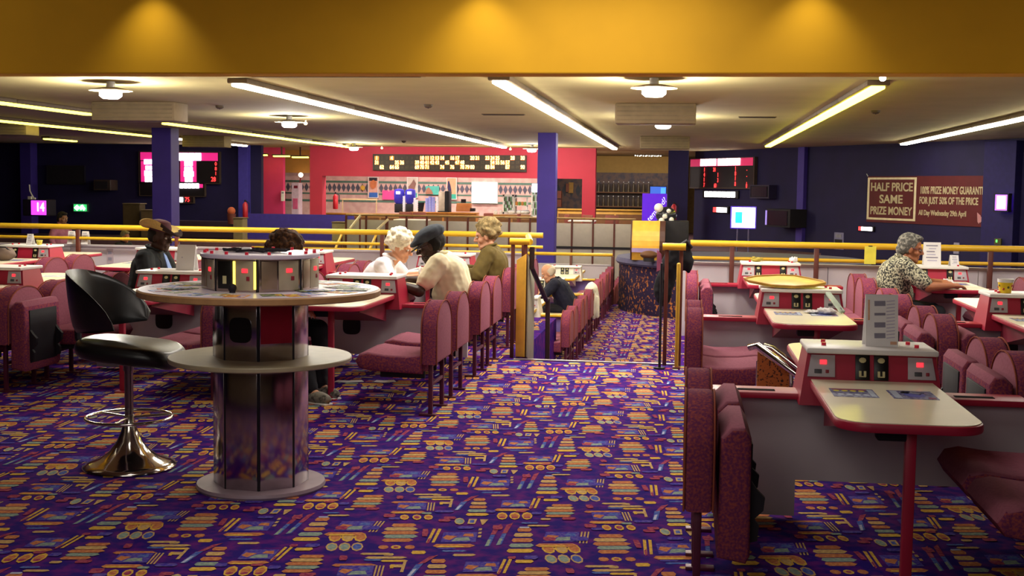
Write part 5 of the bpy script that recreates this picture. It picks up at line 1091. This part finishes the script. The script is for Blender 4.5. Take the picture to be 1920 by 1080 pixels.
t, w, h = wthing('notice_board', 'narrow grey notice on the purple wall left of the yellow notice', 'notice', 1566, 436, 1582, 468, mat('notice_grey', '7c76a0', .6), .03, 0); wp(t, w, h, 'printing', .2, .1, .8, .3, M_ink, .03); wp(t, w, h, 'dark_band', .1, .4, .9, .6, M_dark, .03)
t, w, h = wthing('notice_board', 'narrow pale notice on the purple wall right of the woman', 'notice', 1790, 455, 1799, 476, mat('notice_pale', '9a94b0', .6), .03, 0); wp(t, w, h, 'printing', .2, .15, .8, .5, M_ink, .03)
extinguisher('red fire extinguisher on the dark column left of the right scoreboard', 1263, 412, 37.0)
# ================================================================ PEOPLE
def skin(nm, c): return mat('skin_'+nm, c, .55, var=.06, scale=20)
M_eye = mat('eye_white', 'd8d0c8', .3); M_iris = mat('iris_dark', '241a14', .2)
def hand(mb, wrist, tip_dir, palm_n, side, s=1.):
    """palm with four unequal curled fingers and a thumb leaving the side of the palm"""
    w = Vector(wrist); d = Vector(tip_dir).normalized(); n = Vector(palm_n); n = (n - d*n.dot(d)).normalized(); r = d.cross(n)*side
    mb.cap(w, w+d*.045*s, .026*s, .03*s, 8, 3); pc_ = w+d*.06*s
    for k in (-1, 0, 1): mb.cap(w+d*.02*s+r*.016*k*s, w+d*.085*s+r*.02*k*s, .017*s, .015*s, 8, 3)
    for k, L in enumerate((.066, .078, .072, .056)):
        o = w+d*.086*s + r*(-.03+.02*k)*s; a = o+d*L*.5*s+n*.012*s; b = a+d*L*.34*s+n*.026*s; c = b+d*L*.12*s+n*.024*s
        mb.cap(o, a, .0095*s, .009*s, 7, 3); mb.cap(a, b, .009*s, .008*s, 7, 3); mb.cap(b, c, .008*s, .007*s, 7, 3)
    o = w+d*.03*s-r*.026*s; a = o+d*.035*s-r*.028*s+n*.012*s; b = a+d*.034*s-r*.004*s+n*.016*s
    mb.cap(o, a, .013*s, .0105*s, 7, 3); mb.cap(a, b, .0105*s, .0085*s, 7, 3)
def head_M(h, pitch, yaw, roll=0.): return Matrix.Translation(h) @ RZ(yaw) @ RY(pitch) @ RX(roll)
def add_xf(mb, fn, M):
    t_ = MB(); fn(t_); bmesh.ops.transform(t_.bm, matrix=M, verts=t_.bm.verts[:]); me = t_.mesh('x'); mb.bm.from_mesh(me); bpy.data.meshes.remove(me)
def head_shape(mb):
    mb.ell((-.008, 0, .022), (.098, .077, .104)); mb.ell((.03, 0, -.045), (.062, .057, .07)); mb.ell((.072, 0, -.1), (.022, .026, .02))
    mb.cap((.086, 0, .018), (.112, 0, -.024), .010, .014, 8, 3); mb.ell((.098, .012, -.03), (.011, .008, .008)); mb.ell((.098, -.012, -.03), (.011, .008, .008))
    mb.cap((.078, -.042, .026), (.078, .042, .026), .014, .014, 8, 3)
    mb.cap((.086, -.02, -.064), (.086, .02, -.064), .0085, .0085, 8, 3); mb.cap((.083, -.017, -.077), (.083, .017, -.077), .009, .009, 8, 3)
    for s in (-1, 1): mb.ell((.0, s*.078, -.012), (.02, .011, .033)); mb.ell((.055, s*.042, -.03), (.03, .022, .026)); mb.cap((-.02, s*.045, -.07), (.06, s*.032, -.09), .025, .018, 8, 3)
def person(label, X, Y, z0, ang, sk, P, shirt, trous, hair, vox=.0065, extra=None, group=None):
    t = thing('person', label, 'person', (X, Y, z0), ang)
    V = Vector; pel = V(P.get('pel', (0, 0, .53))); ch = V(P['chest']); nk = V(P['neck']); hd = V(P['head']); b_ = P.get('bulk', 1.)
    HM = head_M(hd, P.get('pitch', .2), P.get('yaw', 0.)) @ Matrix.Scale(P.get('hs', 1.07), 4)
    mb = MB(); add_xf(mb, head_shape, HM); mb.cap(nk - V((0, 0, .03)), hd + V((-.015, 0, -.05)), .058, .054, 12, 4)
    sw = P.get('sw', .185); sh = {s: ch + (nk-ch)*.62 + V((0, s*sw, 0)) for s in (1, -1)}
    mb.cap(pel + V((0, .06, 0)), ch + V((0, .06, 0)), .09, .1, 10, 4); mb.cap(pel + V((0, -.06, 0)), ch + V((0, -.06, 0)), .09, .1, 10, 4); mb.cap(sh[1], sh[-1], .055, .055, 10, 4); mb.cap(ch, nk, .09, .055, 10, 4)
    legs = P.get('legs')
    for s in (1, -1):
        e, h = V(P['arms'][s][0]), V(P['arms'][s][1])
        mb.cap(sh[s], e, .05*b_, .041, 10, 4); mb.cap(e, h, .043*b_, .027, 10, 4); hand(mb, h, (h-e).normalized()+V((.0, 0, -.1)), (0, 0, -1), s, .95)
        k, a = V(legs[s][0]), V(legs[s][1]); hp = pel + V((0, s*.085, 0)); mb.cap(hp, k, .07, .05, 10, 4); mb.cap(k, a, .047, .034, 10, 4); mb.cap(a, a + V((.12, 0, -.035)), .036, .028, 8, 3)
    body = obj('body', remesh(mb, vox, 'body', 3), sk, t, sm=180)
    for s in (1, -1):
        e = obj('eye', MB().ell((.081, s*.032, .004), (.0125, .0135, .009), seg=10, rings=6).ell((.0905, s*.032, .004), (.004, .006, .006), seg=8, rings=5, mi=1), [M_eye, M_iris], t); e.data.transform(HM)
    # clothes
    sleeve = P.get('sleeve', .6); m2 = MB(); r = .128*b_
    for s in (1, -1): m2.cap(pel + V((-.01, s*.062, -.02)), ch + V((0, s*.066, 0)), r, r*1.02, 14, 5)
    m2.ell(pel + (ch-pel)*.42 + V((.045*b_, 0, 0)), (.13*b_, .15*b_, .15)); m2.cap(ch, nk + V((-.012, 0, -.02)), .125*b_, .068, 14, 5); m2.cap(sh[1], sh[-1], .075, .075, 12, 4)
    for s in (1, -1):
        e, h = V(P['arms'][s][0]), V(P['arms'][s][1]); m2.cap(sh[s] - V((0, s*.015, 0)), sh[s] + (e-sh[s])*min(1, sleeve), .078*b_, .068*b_, 12, 2)
        if sleeve > 1: m2.cap(e, e+(h-e)*(sleeve-1), .062, .046, 12, 3)
    obj('shirt' if sleeve < 1.2 else 'jacket', remesh(m2, max(.009, vox), 'shirt', 4, .006, 9.), shirt, t, sm=180)
    cl_ = MB().tube([(nk + V((.066*math.cos(a), .07*math.sin(a), .012-.022*math.cos(a)))) for a in [2*PI*i/20 for i in range(20)]], .014, 8, closed=True); obj('collar', cl_, shirt, t, sm=60)
    m3 = MB(); m3.cap(pel + V((0, .08, 0)), pel + V((0, -.08, 0)), .118, .118, 12, 4)
    for s in (1, -1):
        k, a = V(legs[s][0]), V(legs[s][1]); hp = pel + V((0, s*.085, -.01)); m3.cap(hp, k, .095, .07, 12, 4); m3.cap(k, a + (k-a)*.04, .068, .052, 12, 2)
    obj('trousers', remesh(m3, max(.011, vox), 'trousers', 4, .006, 9.), trous, t, sm=180)
    for s in (1, -1):
        a = V(legs[s][1]); z_ = 0.
        sb = MB().ell((.055, 0, .045), (.135, .048, .05), seg=16, rings=10).ell((-.02, 0, .06), (.055, .045, .06), seg=16, rings=10)
        for v in sb.bm.verts: v.co.z = max(v.co.z, .012)
        sb.box((.05, 0, .008), (.24, .085, .016), bev=.006, mi=1)
        so = obj('shoe', sb, [P.get('shoe', M_dark), M_ledge if P.get('shoe') else M_dark], t); so.data.transform(Matrix.Translation((a.x, a.y, 0)))
    mh = MB(); add_xf(mh, hair[0], HM); ho = obj('hair', remesh(mh, max(.007, vox), 'hair', hair[2], hair[3], hair[4]), hair[1], t, sm=180)
    if extra: extra(t, HM, nk, sh)
    return t
def cap_hair(mb):       # short hair close to the skull
    mb.ell((-.022, 0, .04), (.1, .086, .1)); mb.ell((-.06, 0, -.02), (.06, .074, .07)); mb.ell((.04, 0, .1), (.05, .062, .03))
    for s in (-1, 1): mb.ell((-.03, s*.068, .01), (.05, .022, .06))
def full_hair(mb):
    rnd = random.Random(3); mb.ell((-.03, 0, .045), (.112, .1, .108))
    for k in range(60):
        a = rnd.uniform(0, 2*PI); e = rnd.uniform(-.5, 1.4); c, s = math.cos(a)*math.cos(e), math.sin(a)*math.cos(e)
        if c > .5 and e < .55: continue
        mb.ell((-.03+.105*c, .1*s, .045+.1*math.sin(e)), (.03, .03, .026), seg=8, rings=5)
def curly_hair(mb):
    rnd = random.Random(5); mb.ell((-.03, 0, .03), (.13, .115, .115)); mb.ell((-.06, 0, -.07), (.09, .11, .08))
    for k in range(140):
        a = rnd.uniform(0, 2*PI); e = rnd.uniform(-1.1, 1.5); c, s = math.cos(a)*math.cos(e), math.sin(a)*math.cos(e)
        if c > .45 and e < .6: continue
        mb.ell((-.03+.13*c, .125*s, .02+.125*math.sin(e)), (.026, .026, .024), seg=8, rings=5)
def thin_hair(mb):
    mb.ell((-.03, 0, .015), (.088, .084, .075))
    for s in (-1, 1): mb.ell((-.03, s*.07, -.005), (.05, .018, .05))
SIT = {1: ((.42, .13, .50), (.44, .14, .08)), -1: ((.42, -.13, .50), (.46, -.14, .08))}
SKL, SKD = skin('light', 'd29a78'), skin('dark', '3c2418'); SKM = skin('mid', 'a86a48')
M_tr = mat('trousers_dark', '15141c', .85, var=.2); M_trn = mat('trousers_navy', '1c1c40', .85, var=.2); M_trk = mat('trousers_khaki', '6e6c50', .85)
# white-haired woman leaning over the left table
person('white-haired woman in a white short-sleeved top leaning forward over the left table', XL1-.44, 11.0, 0, 0, SKL,
    dict(pel=(.12, 0, .53), chest=(.29, 0, .80), neck=(.385, 0, .945), head=(.48, 0, 1.05), pitch=.38, yaw=-.15, sleeve=.9, legs=SIT, arms={-1: ((.46, -.27, .76), (.74, -.17, .80)), 1: ((.46, .25, .76), (.72, .12, .80))}, bulk=1.0),
    mat('top_white', 'eee8ea', .8, var=.04), M_tr, (full_hair, mat('hair_white', 'ece4c8', .8, var=.15, scale=40), 2, .008, 30), extra=lambda t, HM, nk, sh: obj('wristband', MB().tube([Vector((.7, -.178, .845)) + Vector((.0, .036*math.cos(a), .036*math.sin(a))) for a in [2*PI*i/14 for i in range(14)]], .008, 6, closed=True), M_paper, t))
# man in a flat cap
def flat_cap(t, HM, nk, sh):
    c = MB(); c.ell((-.015, 0, .075), (.125, .105, .062), rot=RY(.12)); c.ell((.075, 0, .06), (.075, .08, .028), rot=RY(.3)); o = obj('flat_cap', remesh(c, .008, 'cap', 5, .003, 14), mat('cap_grey', '3a4048', .85, var=.15, scale=30), t, sm=180); o.data.transform(HM)
    b = MB().prism([(.03, -.075), (.11, -.06), (.15, 0), (.11, .06), (.03, .075)], .035, .045, 'z', bev=.003); p_ = obj('peak', b, mat('cap_grey', '3a4048', .85), o); p_.data.transform(HM @ RY(.25))
    g = MB().tube([(.094, .05, .012), (.098, .02, .012), (.098, .02, -.012), (.094, .05, -.012)], .003, 6, closed=True).tube([(.094, -.05, .012), (.098, -.02, .012), (.098, -.02, -.012), (.094, -.05, -.012)], .003, 6, closed=True).tube([(.094, .05, .008), (.0, .083, .008)], .003, 6).tube([(.094, -.05, .008), (.0, -.083, .008)], .003, 6); obj('glasses', g, M_chrome, t).data.transform(HM)
    mb_ = MB().ell((.045, 0, -.075), (.056, .056, .045)); obj('beard', remesh(mb_, .008, 'beard', 2, .003, 60), mat('beard_grey', '5a4e48', .9, col2='2c2420', scale=80), t).data.transform(HM)
person('man in a grey flat cap and cream short-sleeved shirt, hunched over the left table', -1.92, 10.45, 0, PI, SKD,
    dict(chest=(.1, 0, .86), neck=(.19, 0, 1.01), head=(.265, 0, 1.10), pitch=.38, yaw=.12, sleeve=.66, legs=SIT, arms={1: ((.30, .32, .72), (.54, .24, .785)), -1: ((.28, -.27, .76), (.5, -.1, .79))}, bulk=1.2, sw=.2, hs=1.2),
    mat('shirt_cream', 'e6dab4', .8, var=.06), M_trn, (thin_hair, mat('hair_dark', '1a1412', .9), 3, .002, 40), extra=flat_cap)
# woman in olive jacket
person('grey-blonde woman in an olive jacket sitting upright behind the man in the cap', -1.93, 12.35, 0, PI, SKL,
    dict(pel=(0, 0, .51), chest=(.0, 0, .84), neck=(.04, 0, 1.0), head=(.075, 0, 1.115), pitch=.24, yaw=.1, hs=1.14, sleeve=1.85, legs=SIT, arms={1: ((.12, .28, .72), (.36, .16, .78)), -1: ((.14, -.27, .72), (.38, -.12, .78))}, bulk=1.12),
    mat('jacket_olive', '5c4c1e', .85, var=.15, scale=14), M_tr, (full_hair, mat('hair_ash', '7c6a44', .85, col2='a89060', scale=30), 9, .005, 22))
# man in the hat
def brim_hat(t, HM, nk, sh):
    mb_ = MB(); N = 40; rings = []
    for (r, z) in ((.08, .0), (.11, -.004), (.145, .002), (.165, .014), (.165, .022), (.145, .012), (.11, .006), (.08, .012)):
        rings.append([mb_.bm.verts.new((1.15*r*math.cos(2*PI*k/N), r*math.sin(2*PI*k/N), z + (.05*abs(math.sin(2*PI*k/N))**2 - .02*math.cos(2*PI*k/N)**2*1.)*(r-.08)/.085)) for k in range(N)])
    for a, b in zip(rings, rings[1:]+rings[:1]):
        for k in range(N): mb_.bm.faces.new((a[k], a[(k+1) % N], b[(k+1) % N], b[k]))
    bmesh.ops.recalc_face_normals(mb_.bm, faces=mb_.bm.faces[:])
    for f in mb_.bm.faces:
        if f.calc_center_median().x > .085: f.material_index = 1
    o = obj('hat', mb_, [mat('straw', 'd0b468', .8, var=.12, scale=50), mat('hat_dark', '2a1616', .8)], t); o.data.transform(HM @ Matrix.Translation((-.01, 0, .05)) @ RX(-.2) @ RY(.02))
    c = MB().lathe([(.088, -.01), (.084, .03), (.068, .07), (.04, .08), (.0, .076)], 28); k_ = obj('hat_crown', c, mat('hat_maroon', '4a2028', .8, var=.2), o); k_.data.transform(HM @ Matrix.Translation((-.01, 0, .06)) @ Matrix.Diagonal((1.1, .9, 1, 1)))
    obj('shirt_front', MB().prism([(-.02, -.0), (.02, -.03), (.05, -.2), (-.05, -.2)], .0, .012, 'x', bev=.003), mat('shirt_blue', '7a94c8', .7), t).data.transform(Matrix.Translation(nk + Vector((.1, -.03, -.03))) @ RY(-.35))
person('man in a wide-brimmed straw and maroon hat and dark jacket at the white-card table', -4.83, 10.5, 0, 0, SKD,
    dict(chest=(.05, 0, .84), neck=(.09, 0, 1.01), head=(.15, 0, 1.125), pitch=.2, yaw=-.2, sleeve=1.9, legs=SIT, arms={-1: ((.16, -.28, .70), (.42, -.16, .77)), 1: ((.18, .27, .7), (.44, .12, .77))}, bulk=1.1),
    mat('jacket_black', '15181a', .85, var=.2), M_tr, (thin_hair, mat('hair_dark', '1a1412', .9), 3, .002, 40), extra=brim_hat)
# curly-haired person at the front of the left table
person('curly brown-haired person in dark clothes behind the round table, grey trainers on the carpet', -3.16, 9.1, 0, -.5, SKL,
    dict(chest=(.08, 0, .84), neck=(.12, 0, .985), head=(.18, 0, 1.085), pitch=.5, yaw=.2, sleeve=1.9, legs={1: ((.42, .1, .52), (.5, .05, .08)), -1: ((.42, -.12, .52), (.62, -.16, .08))}, arms={-1: ((.2, -.26, .66), (.42, -.14, .68)), 1: ((.2, .27, .72), (.45, .14, .78))}, shoe=mat('trainer_grey', '8a8478', .7, col2='4a463e', scale=30)),
    mat('top_black', '141216', .85, var=.2), M_tr, (curly_hair, mat('hair_brown', '3a2212', .85, col2='644020', scale=40), 1, .004, 40))
# woman in the speckled top at the right
person('woman with short dark grey hair in a speckled grey top leaning on the right table', 1.93, 11.95, 0, 0, SKM,
    dict(chest=(.04, 0, .83), neck=(.11, 0, .99), head=(.17, 0, 1.085), pitch=.2, yaw=-.1, sleeve=.8, legs=SIT, arms={-1: ((.3, -.28, .745), (.53, -.2, .755)), 1: ((.3, .25, .75), (.48, .06, .77))}, bulk=1.16),
    mat('speckled_top', '2c2c2a', .85, col2='bdb89a', lo=.44, hi=.58, scale=60), M_tr, (cap_hair, mat('hair_grey', '4e4c46', .85, col2='8a867a', scale=40), 3, .004, 40),
    extra=lambda t, HM, nk, sh: obj('glasses', MB().tube([(.094, -.05, .012), (.098, -.02, .012), (.098, -.02, -.012), (.094, -.05, -.012)], .003, 6, closed=True).tube([(.094, -.05, .008), (0, -.083, .01)], .003, 6), M_chrome, t).data.transform(HM))
# balding man in the pit
person('balding man in a navy top bent over a table down in the pit', -1.66, 18.1, -.7, PI, SKL,
    dict(chest=(.16, 0, .82), neck=(.25, 0, .96), head=(.34, 0, 1.05), pitch=.5, yaw=.1, sleeve=.95, legs=SIT, arms={1: ((.38, .3, .74), (.62, .16, .78)), -1: ((.38, -.27, .74), (.62, -.1, .78))}, bulk=1.1),
    mat('top_navy', '15162c', .85, var=.2), M_tr, (thin_hair, mat('hair_pale', 'c0b09c', .8), 3, .002, 40), vox=.009)
# far figures
STAND = {1: ((.03, .1, .5), (.0, .1, .08)), -1: ((-.02, -.1, .5), (-.06, -.1, .08))}
q = at_y(113, 430, 24.0)
person('man in a loose pink shirt standing beyond the left parapet', q.x, 24.0, -.7, -.3, skin('tan', '8a5c40'),
    dict(pel=(0, 0, .92), chest=(.01, 0, 1.25), neck=(.03, 0, 1.44), head=(.07, 0, 1.55), pitch=.15, sleeve=1.5, legs=STAND, arms={-1: ((.02, -.27, 1.12), (.14, -.25, .92)), 1: ((.02, .27, 1.12), (.14, .25, .92))}),
    mat('shirt_pink', 'b06a80', .8), M_tr, (cap_hair, mat('hair_dark', '1a1412', .9), 3, .003, 40), vox=.011)
q = at_y(230, 450, 26.8)
person('grey-haired man standing low beyond the left parapet, only his head in view', q.x, 26.8, -1.25, -.3, skin('ruddy', 'c07850'),
    dict(pel=(0, 0, .98), chest=(.01, 0, 1.31), neck=(.03, 0, 1.5), head=(.07, 0, 1.62), pitch=.2, sleeve=1.5, legs=STAND, arms={-1: ((.02, -.27, 1.12), (.14, -.25, .92)), 1: ((.02, .27, 1.12), (.14, .25, .92))}),
    mat('top_shadow', '2c2832', .8), M_tr, (cap_hair, mat('hair_grey2', '8a7c60', .9), 3, .003, 40), vox=.011)
# papers held by the women
tk = thing('bingo_ticket', 'white bingo papers under the hands of the woman in the speckled top', 'ticket', (2.5, 11.95, .7215), .2); obj('sheet', MB().box((0, 0, .001), (.2, .26, .002)), M_paper, tk); obj('printing', MB().box((0, .06, .0025), (.16, .05, .001)).box((0, -.05, .0025), (.16, .05, .001)), M_ink, tk)
crumple('crumpled white tissue by the hands of the woman in the speckled top', 2.5, 12.2, .722, .06, seed=8, flat=.5)
# ================================================================ LIGHT, WORLD, RENDER LOOK
for (x, y, w_, e) in ((-5.6, 38.6, 8., 330), (-9.8, 37.2, 2.5, 90), (-.9, 41.5, 3., 40)):
    area((x, y, 2.7), w_, e, (1, .9, .82), (0, .25, -1), 'kiosk_light', .5)
area((-4.9, 34.6, 2.75), 6, 70, (1, .85, .7), (0, 1, -.4), 'portal_light', .3)
area((-.6, 7.4, 3.2), 1.4, 48, (1, .93, .85), (0, -.1, -1), 'near_fill')  # unseen fill added to brighten the near carpet
area((-1., .3, 3.0), 3., 62, (1, .93, .86), (0, 1, -.32), 'near_fill')  # soft fill added above the camera for surfaces facing it
area((-1.6, 4.6, 3.2), 1.4, 30, (1, .9, .8), (0, .1, -1), 'near_fill')  # second unseen fill added over the near floor
for x_ in (-6.2, -2.9, .9, 3.6): area((x_, 11.2, 2.77), .5, 85, (1, .94, .84), (0, .1, -1), 'hall_fill', 1.8)  # fill added for consoles and tables, out of view behind the beam
area((-.9, 11.0, 2.77), .5, 120, (1, .93, .84), (0, -.1, -1), 'hall_fill', 1.6)  # fill added over the aisle carpet, also behind the beam
for x_ in (-6.3, 4.3): area((x_, 6.4, 3.15), 1.4, 16, (1, .9, .7), (0, 1, -.12), 'near_fill')  # off-frame fill added to lift the dark ends of the beam
wd_ = bpy.data.worlds.new('world'); bpy.context.scene.world = wd_; wd_.use_nodes = True
wd_.node_tree.nodes['Background'].inputs['Color'].default_value = (.5, .38, .55, 1); wd_.node_tree.nodes['Background'].inputs['Strength'].default_value = .04
sc_ = bpy.context.scene; sc_.view_settings.view_transform = 'Standard'; sc_.view_settings.look = 'None'; sc_.view_settings.exposure = 0.; sc_.view_settings.gamma = 1.
sc_.cycles.sample_clamp_indirect = 4.; sc_.cycles.max_bounces = 6; sc_.cycles.use_denoising = True; sc_.cycles.diffuse_bounces = 3
for k_, v_ in LABELS.items():
    if len(v_) > 1: print('DUPLABEL', k_, v_)
    n_ = len(k_.split())
    if not 4 <= n_ <= 16: print('LABELLEN', n_, k_)

bpy.data.scenes.remove(_side)
